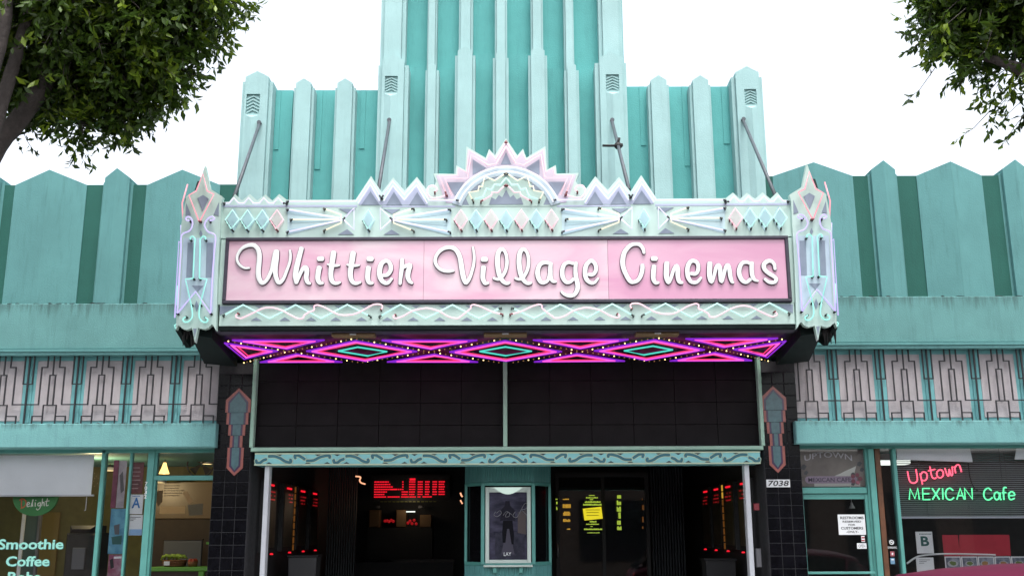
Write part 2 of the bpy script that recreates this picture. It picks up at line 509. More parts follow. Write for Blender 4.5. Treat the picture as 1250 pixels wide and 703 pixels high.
def pilaster(xl, xr, ypk, ysh, Yf=-.02, strip=.13, niche=None, z0=zt_low, peak=True, back=TB+.5, mat='mint', fold=0.0, sl=True, sr=True, yref=None, parent=None, zb=None):
    """fluted pier: a face with a gabled head, flanked by two lower set-back strips"""
    par = parent or cin
    yref = yref or (ysh+60)
    x0, x1 = X(xl, yref, Yf), X(xr, yref, Yf)
    wdt = x1-x0; sw = wdt*strip
    zp, zs = Z((xl+xr)/2, ypk, Yf), Z((xl+xr)/2, ysh, Yf)
    zb = z0
    a, b = x0+(sw if sl else 0), x1-(sw if sr else 0)
    xm = (a+b)/2
    mb = MB()
    if niche:
        nx0, nx1 = X(niche[0], niche[2], Yf), X(niche[1], niche[2], Yf)
        nz1, nz0 = Z(niche[0], niche[2], Yf), Z(niche[0], niche[3], Yf)
        mb.box(a, b, Yf, back, zb, nz0)
        mb.box(a, nx0, Yf, back, nz0, nz1); mb.box(nx1, b, Yf, back, nz0, nz1)
        mb.box(nx0, nx1, Yf+.032, back, nz0, nz1)
        mb.prism([(a, nz1), (b, nz1), (b, zs), (xm, zp), (a, zs)], Yf, back)
    elif fold:
        # folded face: two planes meeting in a proud central ridge
        v = [(a,Yf,zb),(xm,Yf-fold,zb),(b,Yf,zb),(b,back,zb),(a,back,zb),(a,Yf,zs),(xm,Yf-fold,zp),(b,Yf,zs),(b,back,zs),(xm,back,zp),(a,back,zs)]
        mb.add(v, [(0,1,6,5),(1,2,7,6),(2,3,8,7),(0,5,10,4),(5,6,9,10),(6,7,8,9),(3,4,10,9,8),(0,4,3,2,1)])
    else:
        mb.prism([(a, zb), (b, zb), (b, zs), (xm, zp), (a, zs)], Yf, back)
    o = mb.build('pilaster', M[mat], par)
    st = MB()
    zz1 = zs - .05
    if sl:
        st.box(x0, a-.003, Yf+.055, back, zb, zz1)
    if sr:
        st.box(b+.003, x1, Yf+.055, back, zb, zz1)
    if sl or sr: st.build('side_strip', M[mat], o)
    if niche:
        for k in range(5):
            f = MB(); n2 = (nx0+nx1)/2; h = (nz1-nz0)
            zc = nz1 - h*(.12+.17*k)
            t = h*.07; dr = h*.17
            f.prism([(nx0+.004, zc-dr), (n2, zc), (nx1-.004, zc-dr), (nx1-.004, zc-dr+t), (n2, zc+t), (nx0+.004, zc-dr+t)] if zc-dr > nz0 else
                    [(n2-(zc-nz0)/dr*(n2-nx0)+.004, nz0+.003), (n2, zc), (n2+(zc-nz0)/dr*(nx1-n2)-.004, nz0+.003), (n2, zc+t)], Yf+.012, Yf+.031)
            f.build('chevron_slat', M[mat], o)
        # fluted ridge below the niche
        e = .012
        zr1 = nz0-.02; n2 = (nx0+nx1)/2
        mb2 = MB()
        mb2.add([(nx0,Yf-.001,zb),(n2,Yf-.045,zb),(nx1,Yf-.001,zb),(nx0,Yf-.001,zr1),(n2,Yf-.045,zr1-.05),(nx1,Yf-.001,zr1)], [(0,1,4,3),(1,2,5,4),(3,4,5)])
        mb2.build('ridge', M[mat], o)
    return o

pilaster(291.5, 329, 87, 94, niche=(301, 317.5, 115, 139), yref=160, strip=.12)
pilaster(355.5, 380.5, 96, 101.5, yref=160)
pilaster(406.5, 431.5, 96, 101.5, yref=160)
pilaster(793, 819, 92, 98, yref=150)
pilaster(844.5, 870.5, 92, 98, yref=150)
pilaster(896.5, 934.5, 81, 88.5, niche=(908.5, 923, 109, 128), yref=150, strip=.12)
# centre piers, lower (proud) and upper (set back)
for (xl, xr, yp, ys, ux0, ux1, nic) in ((459.5, 497, 67, 74, 464.5, 495, (470, 485.5, 93, 113)), (518, 534.5, 77, 80, 521.5, 533, None), (554.5, 579.5, 57, 62, 560, 577, None),
                                   (601.5, 621, 63, 65, 604, 619, None), (645.5, 669, 57, 62, 648, 663, None), (690, 708, 76, 80, 688.5, 700.5, None), (728, 767, 63, 71, 731, 760, (739.5, 755.5, 91, 111))):
    pilaster(xl, xr, yp, ys, Yf=-.10, niche=nic, yref=150, strip=.14 if xr-xl > 20 else .2)
    pilaster(ux0, ux1, -120, -100, Yf=.03, z0=Z(600, 75, 0)-.6, yref=30, strip=.16, back=.6)

# ------------------------------------------------------------------ wings of the two shops
smo = thing('smoothie_shop_building', 'weathered shade-darkened mint stucco shop building at left with glass smoothie shop front', 'building', (-5,0,0))
cafe = thing('cafe_building', 'weathered shade-darkened mint stucco shop building at right with the green door and cafe window', 'building', (5,0,0))
WB = .012
def wing(par, items, ytop, ybot, x_far_px, side):
    Yf = 0.0
    zb = Z(620+side*400, ybot, Yf)
    zt = Z(620+side*400, ytop, WB)
    for it in items:
        kind, xl, xr, yp, ys = it
        x0, x1 = X(xl, (ytop+ybot)/2-60, Yf), X(xr, (ytop+ybot)/2-60, Yf)
        if kind == 'd':
            MB().box(x0-.06, x1+.06, WB, .5, zb, zt).build('recessed_panel', M['wing_jade_shade'], par)
        elif kind == 'f':
            zp = Z((xl+xr)/2, yp, Yf); zs = Z((xl+xr)/2, ys, Yf); xm = (x0+x1)/2
            v = [(x0,Yf,zb),(xm,Yf-.09,zb),(x1,Yf,zb),(x1,.5,zb),(x0,.5,zb),(x0,Yf,zs),(xm,Yf-.09,zp),(x1,Yf,zs),(x1,.5,zs),(xm,.5,zp),(x0,.5,zs)]
            MB().add(v, [(0,1,6,5),(1,2,7,6),(2,3,8,7),(0,5,10,4),(5,6,9,10),(6,7,8,9),(3,4,10,9,8),(0,4,3,2,1)]).build('folded_panel', M['wing_mint_shade'], par)
        else:
            pilaster(xl, xr, yp, ys, Yf=-.045, strip=.09, z0=zb, back=.5, mat='wing_mint_shade', fold=.04, yref=(ytop+ybot)/2-60, parent=par, sl=True, sr=True)
    return zb, zt
L = [('p',-42,2,206.5,217), ('d',2,17,0,0), ('f',17,105,210,226), ('d',105,123,0,0), ('p',123,160,206.5,217), ('d',160,178,0,0), ('f',178,268,210,226), ('d',268,292,0,0),
     ('d',-58,-42,0,0), ('f',-148,-58,210,226), ('d',-166,-148,0,0), ('p',-204,-166,206.5,217), ('d',-222,-204,0,0), ('f',-312,-222,210,226)]
zLb, zLt = wing(smo, L, 225.5, 372, 0, -1)
Rr = [('d',934,944,0,0), ('f',944,1042,201,215), ('d',1042,1062,0,0), ('p',1062,1098,197,207), ('d',1098,1120,0,0), ('f',1120,1200,200,214.5), ('d',1200,1223,0,0), ('p',1223,1260,196,206),
      ('d',1260,1282,0,0), ('f',1282,1365,201,215), ('d',1365,1385,0,0), ('p',1385,1423,197,207), ('d',1423,1443,0,0), ('f',1443,1540,201,215)]
zRb, zRt = wing(cafe, Rr, 215, 364, 0, 1)
XL0, XR0 = -10.6, 10.6
XLp = X(266, 520, -.1); XRp = X(969, 520, -.1)        # inner ends of the shop beams
XLt = X(291, 330, 0); XRt = X(934, 330, 0)
def zy(px, py, Y=-.1): return Z(px, py, Y)
def stained(name, col, ztop, reach=.42):
    """stucco with water stains running down from a ledge"""
    m = principled(name, col, .82, noise=.12, nscale=2.2, bump=.25, bscale=70, dirt=.4, dcol=tuple(c*.4 for c in col), streak=True, spec=.3)
    t = m.node_tree
    b = next(n for n in t.nodes if n.type == 'BSDF_PRINCIPLED'); src = b.inputs['Base Color'].links[0].from_socket
    g = next(n for n in t.nodes if n.type == 'NEW_GEOMETRY')
    sp = t.nodes.new('ShaderNodeSeparateXYZ'); t.links.new(g.outputs['Position'], sp.inputs[0])
    mp = t.nodes.new('ShaderNodeMapping'); mp.inputs['Scale'].default_value = (7, 7, .5); t.links.new(g.outputs['Position'], mp.inputs[0])
    n = t.nodes.new('ShaderNodeTexNoise'); n.inputs['Scale'].default_value = 2.2; n.inputs['Detail'].default_value = 7; n.inputs['Roughness'].default_value = .75; t.links.new(mp.outputs[0], n.inputs['Vector'])
    a = t.nodes.new('ShaderNodeMapRange'); a.inputs['From Min'].default_value = ztop-reach; a.inputs['From Max'].default_value = ztop; a.inputs['To Min'].default_value = .0; a.inputs['To Max'].default_value = .42; t.links.new(sp.outputs['Z'], a.inputs[0])
    ad = t.nodes.new('ShaderNodeMath'); ad.operation = 'ADD'; t.links.new(a.outputs[0], ad.inputs[0]); t.links.new(n.outputs[0], ad.inputs[1])
    c = t.nodes.new('ShaderNodeMapRange'); c.inputs['From Min'].default_value = .78; c.inputs['From Max'].default_value = 1.05; c.inputs['To Max'].default_value = .75; t.links.new(ad.outputs[0], c.inputs[0])
    x = t.nodes.new('ShaderNodeMix'); x.data_type = 'RGBA'; t.links.new(c.outputs[0], x.inputs[0]); t.links.new(src, x.inputs[6]); x.inputs[7].default_value = (.035, .06, .055, 1)
    t.links.new(x.outputs[2], b.inputs['Base Color'])
    return m
def grime(par, xa, xb, y, z, n, seed):
    rr = random.Random(seed); mb = MB()
    for k in range(n):
        x = rr.uniform(xa, xb-.1); l = rr.uniform(.02, .13); h = rr.uniform(.006, .02)
        mb.add([(x,y,z),(x+l,y,z),(x+l*.8,y-.02,z+h*.2),(x+l*.2,y-.02,z+h*.2),(x+l*.5,y+.01,z+h)], [(0,1,2,3),(0,3,4),(3,2,4),(2,1,4),(1,0,4)])
    mb.build('ledge_grime', M['black'], par, kind='stuff')
def bands(par, xa, xb, xa_t, xb_t, zb, ref, y_f, y_c0, y_c1, y_p, y_b):
    zc1 = zy(ref, y_c0); zc0 = zy(ref, y_c1); zp = zy(ref, y_p, 0); zbm = zy(ref, y_b, -.18); zpb = zy(ref, y_p, -.18)
    MB().bev(xa_t, xb_t, -.10, .5, zc1, zb, .012).build('fascia', stained('stained mint fascia', (.12, .285, .28), zb), par)
    MB().box(xa_t, xb_t, -.135, .5, zc1-.035, zc1-.002).build('cornice', M['wing_mint_shade'], par)
    MB().box(xa_t, xb_t, -.115, .5, zc0, zc1-.037).build('cornice', M['beam'], par)
    MB().box(xa, xb, .03, .5, zp, zc0-.002).build('back_panel', M['teal_strip'], par)
    MB().bev(xa, xb, -.18, .5, zbm, zpb, .012).build('beam', stained('stained turquoise beam', (.16, .37, .37), zpb, .16), par)
    grime(par, xa, xb, -.10, zpb+.001, 60, int(ref))
    grime(par, xa_t, xb_t, -.075, zb+.001, 40, int(ref)+1)
    return zc0, zpb, zbm
zLc, zLp, zLbm = bands(smo, XL0, XLp, XL0, XLt+.3, zLb, 150, 372, 426, 433, 516.5, 546)
zRc, zRp, zRbm = bands(cafe, XRp, XR0, XRt-.3, XR0, zRb, 1120, 363, 418, 425, 513, 541)
# thin dirt line of old sealant on the ledges
# deco panels and iron lattice
def deco(par, poles, zt, zb, xmin, xmax):
    H = zt-zb
    for i in range(len(poles)-1):
        xa, xb = poles[i], poles[i+1]
        if xb < xmin-2.8 or xa > xmax+2.8: continue
        Pd = xb-xa
        def ux(u): return xa+u*Pd
        def vz(v): return zt-v*H
        a, b = max(ux(.135), xmin+.01), min(ux(.875), xmax-.01)
        if b-a > .1:
            MB().bev(a, b, .020, .029, vz(.945), vz(.06), .005).build('deco_panel', M['greypink'], par)
        for (u0, u1) in ((.03,.07), (-.05,-.02)):
            if ux(u0) > xmin and ux(u1) < xmax: MB().box(ux(u0), ux(u1), .012, .029, vz(.97), vz(.0)).build('pilaster_strip', M['teal_strip'], par)
        g = MB(); t = .0072
        def vert(u, v0, v1, k=1.0):
            x = ux(u)
            if x-t < xmin or x+t > xmax: return
            g.box(x-t*k, x+t*k, -.035, -.017, vz(v1), vz(v0))
        def hor(u0, u1, v):
            x0, x1 = max(ux(u0)-t, xmin), min(ux(u1)+t, xmax)
            if x1-x0 < .01: return
            g.box(x0, x1, -.033, -.019, vz(v)-t, vz(v)+t)
        vert(0, 0, 1, 1.35)
        vert(-.09, 0, .41); vert(.095, 0, .41); hor(-.09, .095, .41)
        for s in (0, 1):
            f = (lambda u: u) if s == 0 else (lambda u: .995-u)
            vert(f(.375), 0, .165); hor(min(f(.262), f(.375)), max(f(.262), f(.375)), .165); vert(f(.262), .165, .71)
            hor(min(f(0), f(.262)), max(f(0), f(.262)), .71)
            vert(f(.44), .28, .72); vert(f(.367), .72, 1)
            hor(min(f(.16), f(.367)), max(f(.16), f(.367)), .88); vert(f(.16), .88, 1)
        vert(.4975, 0, .28); hor(.44, .555, .28); hor(.367, .628, .72)
        hor(0, 1, .995)
        if g.v: g.build('iron_lattice', M['iron'], par)
pl = [X(35.0+59.7*k, 467, 0) for k in range(-5, 5)]
deco(smo, pl, zLc-.003, zLp+.004, XL0, XLp)
pr = [X(1017.0+57.9*k, 465, 0) for k in range(-1, 9)]
deco(cafe, pr, zRc-.003, zRp+.004, XRp, XR0)

# ------------------------------------------------------------------ tiled piers with emblems
TS = .1525
def pier(x0, side, ztop):
    Yp = -.06
    pr_ = MB().box(x0, x0+3*TS, Yp+.008, .45, 0, ztop).build('tiled_pier', M['grout'], cin)
    base = MB().bev(.004, TS-.004, 0, .012, .004, TS-.004, .003).build('tile', M['tile'], pr_)
    me = base.data; bpy.data.objects.remove(base)
    for r in range(int(ztop/TS)):
        for c in range(3):
            o = link('tile', me, pr_, loc=(x0+c*TS, Yp-.0015*random.random(), r*TS))
    # return tiles facing the opening
    return pr_
xpl = X(308.5, 500, -.06)-3*TS
xpr = X(929.5, 500, -.06)
zpt = 3.80
pierL = pier(xpl, -1, zpt)
pierR = pier(xpr, 1, zpt)

def emblem(cxpx, ys, par):
    """stepped shield of coloured tiles; ys: row boundaries in the photograph"""
    Y = -.066
    e = None
    cx = X(cxpx, (ys[0]+ys[-1])/2, Y)
    s = 1/95.5
    wid = [(15.2, 15.2), (13.2, 13.2), (10.2, 10.2), (7.6, 7.6), (9.8, 9.8)]
    zs_ = [Z(cxpx, y, Y) for y in ys]
    lay = [('tile_coral', 0.0, 0.004), ('tile_plum', 3.2, .007), ('tile_blue', 5.4, .010)]
    root = None
    for (mat, ins, pro) in lay:
        mb = MB()
        for k in range(5):
            hw = (wid[k][0]-ins)*s
            if hw < .012: hw = .012
            z1, z0 = zs_[k+1], zs_[k+2]
            if k == 0:
                apex = zs_[0]-ins*s*1.2
                mb.prism([(cx-hw, z0+.002), (cx+hw, z0+.002), (cx+hw, z1-ins*s*.7), (cx, apex), (cx-hw, z1-ins*s*.7)], Y-pro, Y+.004)
            elif k == 4:
                bot = zs_[7]+ins*s*1.2
                mb.prism([(cx-hw, z1-.002-(0 if ins == 0 else 0)), (cx+hw, z1-.002), (cx+hw, z0+ins*s*.6), (cx, bot), (cx-hw, z0+ins*s*.6)], Y-pro, Y+.004)
            else:
                mb.prism([(cx-hw, z0+.002), (cx+hw, z0+.002), (cx+hw, z1-.002), (cx-hw, z1-.002)], Y-pro, Y+.004)
        if root is None: root = mb.build('tile_emblem', M[mat], par)
        else: mb.build('tile_inlay', M[mat], par)
emblem(289, [473.5, 488, 503.5, 518, 531.5, 546, 571, 580.5], pierL)
emblem(946.5, [471, 485, 500.5, 515, 529, 544, 567, 577], pierR)

# ------------------------------------------------------------------ screens, frieze, lobby shell
Ys = .06
xa, xb = X(309, 500, 0), X(929, 500, 0)
zs0, zs1 = Z(619, 545.5, 0), 3.86
MB().box(xa, xb, Ys+.03, .4, zs0, zs1).build('screen_backing', M['screen_gap'], cin)
for (pa, pb) in ((312, 613.5), (620, 926)):
    a, b = X(pa, 500, Ys), X(pb, 500, Ys)
    nc, nr = 6, 4
    dw = (b-a)/nc; dh = (zs1-zs0)/nr
    for r in range(nr):
        for c in range(nc):
            MB().bev(a+c*dw+.002, a+(c+1)*dw-.002, Ys-.003*random.random(), Ys+.029, zs0+r*dh+.002, zs0+(r+1)*dh-.002, .003).build('mesh_screen', M['mesh_black'], cin)
fr = [(307, 311.5), (614.2, 619.2), (926.5, 931)]
for (pa, pb) in fr:
    MB().bev(X(pa, 500, -.05), X(pb, 500, -.05), -.075, .03, zs0+.002, zs1, .006).build('screen_frame', M['screen_frame'], cin)
MB().bev(X(307, 545, -.05), X(931, 545, -.05), -.09, .03, Z(619, 549.8, -.07), zs0, .008).build('screen_frame', M['screen_frame'], cin)
# frieze beam
Yf = -.12
fx0, fx1 = X(311, 558, Yf), X(928, 558, Yf)
fz1, fz0 = Z(619, 552, Yf), Z(619, 566.5, Yf)
fb = MB().bev(fx0, fx1, Yf, .3, fz0, fz1, .004).build('frieze', M['frieze'], cin)
MB().box(fx0, fx1, Yf-.012, Yf+.01, fz1-.014, fz1+.003).build('frieze_edge', M['frieze_cream'], fb)
MB().box(fx0, fx1, Yf-.012, Yf+.01, fz0-.003, fz0+.014).build('frieze_edge', M['frieze_cream'], fb)
FH = fz1-fz0
def scroll(pts, x_at, name='scroll'):
    q = [(x_at(u), fz1-FH*(.12+.76*v), .034) for (u, v) in spline(pts, 3)]
    mb = MB(); brush(mb, q, Yf, .007); mb.build(name, M['frieze_dark'], fb)
    qe = [(p[0], p[1], .050) for p in q]
    mb = MB(); brush(mb, qe, Yf, .003); mb.build('scroll_edge', M['frieze_cream'], fb)
MOT = ([(0,.6),(1,.88),(5,.88),(8,.65),(12,.5)], [(15,.18),(22,.18),(29,.4),(34,.70),(40,.86),(42,.74),(41,.55)], [(47,.40),(46,.12),(50,.08),(54,.25),(58,.5)], [(61,.68),(69,.64),(76,.3),(84,.12),(88,.15),(88,.36)])
fxc = X(619.8, 558, Yf)
for k in range(3):
    for sd in (-1, 1):
        xa_ = lambda u: fxc - sd*(619.8-318.4-92.8*k-u)/95.4
        for p_ in MOT: scroll(p_, xa_)
scroll([(-21,.62),(-22,.88),(-17,.86),(-10,.40),(0,.16),(10,.40),(17,.86),(22,.88),(21,.62)], lambda u: fxc+u/95.4)
for k in range(13):
    for sd in (-1, 1):
        for (x, up) in ((fxc+sd*(.08+.243*k), 0), (fxc+sd*(.20+.243*k), 1)):
            if abs(x-fxc) > (fx1-fx0)/2-.06: continue
            mb = MB()
            if up: mb.prism([(x-.04, fz1-.016), (x+.04, fz1-.016), (x, fz1-.038)], Yf-.0025, Yf+.004)
            else: mb.prism([(x-.04, fz0+.016), (x+.04, fz0+.016), (x, fz0+.038)], Yf-.0025, Yf+.004)
            mb.build('small_triangle', M['frieze_black'], fb)
# lobby room
lx0, lx1 = xpl+3*TS, xpr
ZC = 2.95
LB = 7.6
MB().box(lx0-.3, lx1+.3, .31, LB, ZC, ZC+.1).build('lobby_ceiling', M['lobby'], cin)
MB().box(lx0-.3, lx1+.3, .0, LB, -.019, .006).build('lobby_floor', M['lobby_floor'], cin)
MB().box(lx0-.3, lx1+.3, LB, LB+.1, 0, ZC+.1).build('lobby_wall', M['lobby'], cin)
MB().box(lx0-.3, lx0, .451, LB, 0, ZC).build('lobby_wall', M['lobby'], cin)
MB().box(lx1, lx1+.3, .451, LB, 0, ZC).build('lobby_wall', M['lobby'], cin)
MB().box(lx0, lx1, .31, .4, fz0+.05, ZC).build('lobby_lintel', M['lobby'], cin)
for (pa, pb, s) in ((320, 326, 0), (912, 918, 1)):
    MB().bev(X(pa, 640, -.02), X(pb, 640, -.02), -.03, .10, 0, fz0-.002, .006).build('gate_jamb', M['white_paint'], cin)
# pleated side panels near the lobby rear
for (pa, pb) in ((400, 436), (795, 836)):
    mb = MB(); Y = 4.6
    a, b = X(pa, 620, Y), X(pb, 620, Y); n = 12
    for k in range(n):
        x = a+(b-a)*k/n
        mb.box(x, x+(b-a)/n*.55, Y, Y+.1, 0, ZC)
    mb.build('ribbed_panel', principled('dark blue ribbing', (.012, .02, .024), .6), cin)

# ------------------------------------------------------------------ roof slabs and side walls so the block is solid
MB().box(XL0, lx0-.31, .5, 8, zLbm+.0, zLb-.2).build('upper_wall', M['wing_mint_shade'], smo)
MB().box(lx1+.31, XR0, .5, 8, zRbm+.0, zRb-.2).build('upper_wall', M['wing_mint_shade'], cafe)

# ================================================================== MARQUEE
mq = thing('theatre_marquee', 'large pastel theatre marquee with neon crest, pink sign face and glowing pink soffit', 'marquee', (0,-1.2,4))
YM = -2.25
AX = 618.0
def W(px, py, Y=YM): return P(px, py, Y)
XC = W(AX, 300).x
def xz(px, py): p = W(px, py); return (p.x, p.z)
def mir(pts): return [(2*XC-p[0], p[1]) for p in pts]
def both(pts):
    a = [xz(*p) for p in pts]
    return (a, mir(a))

crest_px = [(268,291),(268,247),(280,246),(287,237),(295.5,245),(305,237),(314,245),(324,237.5),(332.5,245),(341,237),(350,244),(434,244),(453,215),(466,235),(480,217),(494,233),(509,216),(520,231),
            (523,227),(530,226.5),(533,222),(529,212),(556,212.5),(557,202),(568,208),(569.5,179),(593,193),(597,182),(604,190),(618,169)]
lft = [xz(*p) for p in crest_px]
lft[-1] = (XC, lft[-1][1])
poly = lft + mir(lft[:-1])[::-1]
crest = MB().prism(poly, YM, YM+.10).build('crest_panel', M['mq_mint'], mq)
# pale border sheet following the crown, a little proud
star_px = [(538,240),(529,212),(556,212.5),(557,202),(568,208),(569.5,179),(593,193),(597,182),(604,190),(618,169)]
YI = YM-.004
def inset(name, pts, mat, par, y0=YM-.006, both_sides=True):
    A, B_ = both(pts)
    MB().prism(A, y0, YM+.001).build(name, M[mat], par)
    if both_sides: MB().prism(B_, y0, YM+.001).build(name, M[mat], par)
# star field painted white-lavender
sf = [xz(*p) for p in [(545,248),(541,240),(532,214),(557,214.5),(559,206),(569.5,210.5),(571,183),(594,196),(598,186),(605,194),(618,173)]]
sf[-1] = (XC, sf[-1][1])
MB().prism(sf+mir(sf[:-1])[::-1], YM-.003, YM+.001).build('star_field', principled('pale mauve enamel', (.50, .46, .54), .4), mq)
for t in ([(441,250.6),(452.5,234),(463.5,250.6)], [(471.5,250.6),(481,234.5),(491,250.6)], [(499.5,250.6),(509.5,235),(519.5,250.6)],
          [(545.5,222.7),(566.4,222.7),(555.5,239.5)], [(577,195),(593.3,205.4),(577,213.8)],
          [(563.4,250.6),(567.6,239.7),(572.4,250.6)],
          [(413.6,255),(434.4,255),(425,261)], [(413,286.5),(432,286.5),(424,280)], [(468.8,255.6),(488.7,255.6),(478.8,261.5)], [(468.8,286.5),(487.7,286.5),(478,280.5)]):
    inset('grey_inset', t, 'mq_grey', crest, YM-.008)
cen = [xz(611.5,201), xz(618,186)]; cen[1] = (XC, cen[1][1])
MB().prism([cen[0], cen[1], mir(cen[:1])[0]], YM-.008, YM+.001).build('grey_inset', M['mq_grey'], crest)
# arch
ac = xz(AX, 270); pxm = abs(xz(AX+1, 270)[0]-xz(AX, 270)[0])
def arc(r, a0, a1, n=26):
    return [(XC+r*pxm*math.cos(a0+(a1-a0)*i/n), ac[1]+r*pxm*math.sin(a0+(a1-a0)*i/n)) for i in range(n+1)]
a_in = R(20)
band = arc(70, R(19), R(161)) + arc(58, R(161), R(19))
MB().prism(band, YM-.014, YM+.001).build('arch_band', M['mq_arch'], crest)
fill = arc(57.6, R(19), R(161))
MB().prism(fill, YM-.006, YM+.001).build('arch_field', M['mq_mint'], crest)
for t in ([(573.4,234),(586.3,221.5),(587,231)], [(595,217.8),(612,212.5),(607,219)]):
    inset('grey_inset', t, 'mq_grey', crest, YM-.012)
cz = [xz(*p) for p in [(597,250),(600,241.5),(605,244),(609,238.5),(613,241.5),(618,232)]]; cz[-1] = (XC, cz[-1][1])
MB().prism(cz+mir(cz[:-1])[::-1], YM-.012, YM+.001).build('grey_inset', M['mq_grey'], crest)
M['mq_lav'] = principled('marquee lavender paint', (.42, .46, .60), .45, noise=.08)
for t in ([(437.5,250.3),(452.6,224.5),(466.4,247),(480.1,225.5),(494,244.5),(509.2,225),(523,250.3)], [(270,250.5),(436,250.5),(436,253),(270,253)], [(466,251.2),(556,251.2),(556,253.2),(466,253.2)]):
    inset('lavender_field', t, 'mq_lav', crest, YM-.0035)
for t in ([(351,254.2),(351,287.4),(417,269.6)], [(550,254.2),(550,287.4),(481,269.6)]):
    inset('ray_field', t, 'mq_mint_blue', crest, YM-.0025)
# painted pale-blue rays behind the tubes
for t in ([(350,256),(350,261),(418,269)], [(350,281),(350,286),(418,269.5)], [(354,268),(354,273),(418,269.3)], [(551,255.5),(551,261),(480,270)], [(551,283),(551,288),(480,270.5)], [(546,271),(546,276),(480,270.3)]):
    inset('painted_ray', t, 'mq_blue', crest, YM-.005)

NR = .0088
def neon(pts, mat, par=None, off=.055, r=NR, mirror=True, smooth=False, ends=True, ecol='electrode', first=False):
    """px polyline -> glass tube standing off the sheet, with black end boots"""
    par = par or mq
    if smooth: pts = spline(pts, 4)
    A = [xz(*p) for p in pts]
    for q in ([A, mir(A)] if mirror else [A]):
        o = MB().tube([(p[0], YM-off, p[1]) for p in q], r, 6).build('neon_tube', M[mat], par)
        if ends:
            for (a, b) in ((q[0], q[1]), (q[-1], q[-2]))[:1 if first else 2]:
                e = MB()
                d = Vector((b[0]-a[0], 0, b[1]-a[1])); l = d.length
                d = d/l*min(.03, l) if l > 0 else d
                e.tube([(a[0]+d.x, YM-off, a[1]+d.z), (a[0], YM-off, a[1]), (a[0], YM+.001, a[1])], r*1.25, 6)
                e.build('electrode', M[ecol], o)
# little-peak line and top line
pk = [(274,250)]
for c in (287, 305, 323.5, 341): pk += [(c-5.5, 250), (c, 243.5), (c+5.5, 250)]
pk += [(350,250)]
neon(pk, 'n_lav')
neon([(351,248),(436,247.5),(453,222),(465.5,243)], 'n_lav')
neon([(467,243),(480,223.5),(494,240),(509,222.5),(524,246.5),(560,246.5)], 'n_lav')
neon([(438,250),(453,227.5),(464,247)], 'n_white', ends=False)
neon([(469,247),(480.3,229),(494,246),(509,228),(522,250)], 'n_white', ends=False)
# arch tubes
for r_ in (67.5, 61.5):
    q = arc(r_, R(21), R(159), 30)
    o = MB().tube([(p[0], YM-.06, p[1]) for p in q], NR, 6).build('neon_tube', M['n_white'], mq)
# star tubes
neon([(545,239),(537,217),(559,216.5),(560,207.5),(570,213),(572.5,186),(593.5,199),(598,189),(605.5,197.5),(617.7,174.5)], 'n_pink', ecol='electrode_red')
neon([(552,240.5),(543.5,220),(571,219.5),(575.5,191.5),(596,204),(606,202),(617.7,181)], 'n_pink', ends=False)
neon([(546,240),(537,243),(527,243.5),(522,237),(524,230),(530,229),(534,233),(531,237)], 'n_pink', smooth=True, ecol='electrode_red')
neon([(578,248),(572.5,237),(584,235),(585,229.5),(589,230),(592,217.5),(604,222.5),(617.7,213.5)], 'n_cream')
neon([(580,245),(590,242),(594,232),(600,234),(604,227),(611,228),(617.7,219)], 'n_mint', ends=False)
neon([(587,248),(600,240.5),(601,236.5),(608,237),(612,232.5),(617.7,227.5)], 'n_pink', ecol='electrode_red')
# diamond row
def diamond(cx, cy, mat, mirror=True, hw=8.2, hh=12.2):
    for (A) in ([xz(cx, cy)] + ([mir([xz(cx, cy)])[0]] if mirror else [])):
        w_, h_ = hw*pxm, hh*pxm
        pts = [(A[0], A[1]-h_), (A[0]-w_, A[1]), (A[0], A[1]+h_), (A[0]+w_, A[1]), (A[0]+.012, A[1]-h_+.02)]
        bk = MB().prism([(A[0]-w_*1.02, A[1]), (A[0], A[1]-h_*1.35), (A[0]+w_*1.02, A[1]), (A[0], A[1]+h_*1.35)], YM-.004, YM+.001).build('diamond_plate', M['mq_blue'] if mat != 'n_pink' else PINKP, mq)
        o = MB().tube([(p[0], YM-.055, p[1]) for p in pts], NR*.95, 6).build('neon_tube', M[mat], mq)
        for (u, v) in ((-.93, -.12), (-.55, -.5), (0, -1.02)):
            MB().tube([(A[0]+u*w_, YM-.06, A[1]+v*h_), (A[0]+u*w_+.012, YM+.001, A[1]+v*h_-.008)], NR*1.35, 5).build('electrode', M['electrode_red' if mat == 'n_pink' else 'electrode'], o)
PINKP = principled('pale rose enamel', (.52, .56, .54), .4)
for (c, mt) in ((284.8,'n_mint'), (303,'n_mint'), (321.3,'n_mint'), (339,'n_pink'), (450.3,'n_mint'), (562.8,'n_pink'), (581.2,'n_mint'), (599.5,'n_pink')):
    diamond(c, 269.8, mt, hw=7.0 if c == 450.3 else 8.2)
diamond(AX, 270, 'n_mint', False)
# rays and bow ties
for s, v in ((1, 418.5), (-1, 480)):
    e1 = 351 if s == 1 else 550
    e2 = 355.5 if s == 1 else 545.5
    e3 = 396 if s == 1 else 505.5
    bx0, bx1 = (433, 420) if s == 1 else (465, 479)
    neon([(e1, 257.5), (v, 268.5)], 'n_lav', first=True); neon([(e1, 285), (v, 270.5)], 'n_lav', first=True); neon([(e2, 269.8), (v-4*s, 269.6)], 'n_cream', first=True)
    neon([(e3, 256.5), (v-1*s, 264), (v-1*s, 274), (e3, 283.5)], 'n_cream')
    neon([(bx1, 269.5), (bx0, 256), (bx0, 282.5), (bx1+1*s, 270.5)], 'n_lav', first=True)

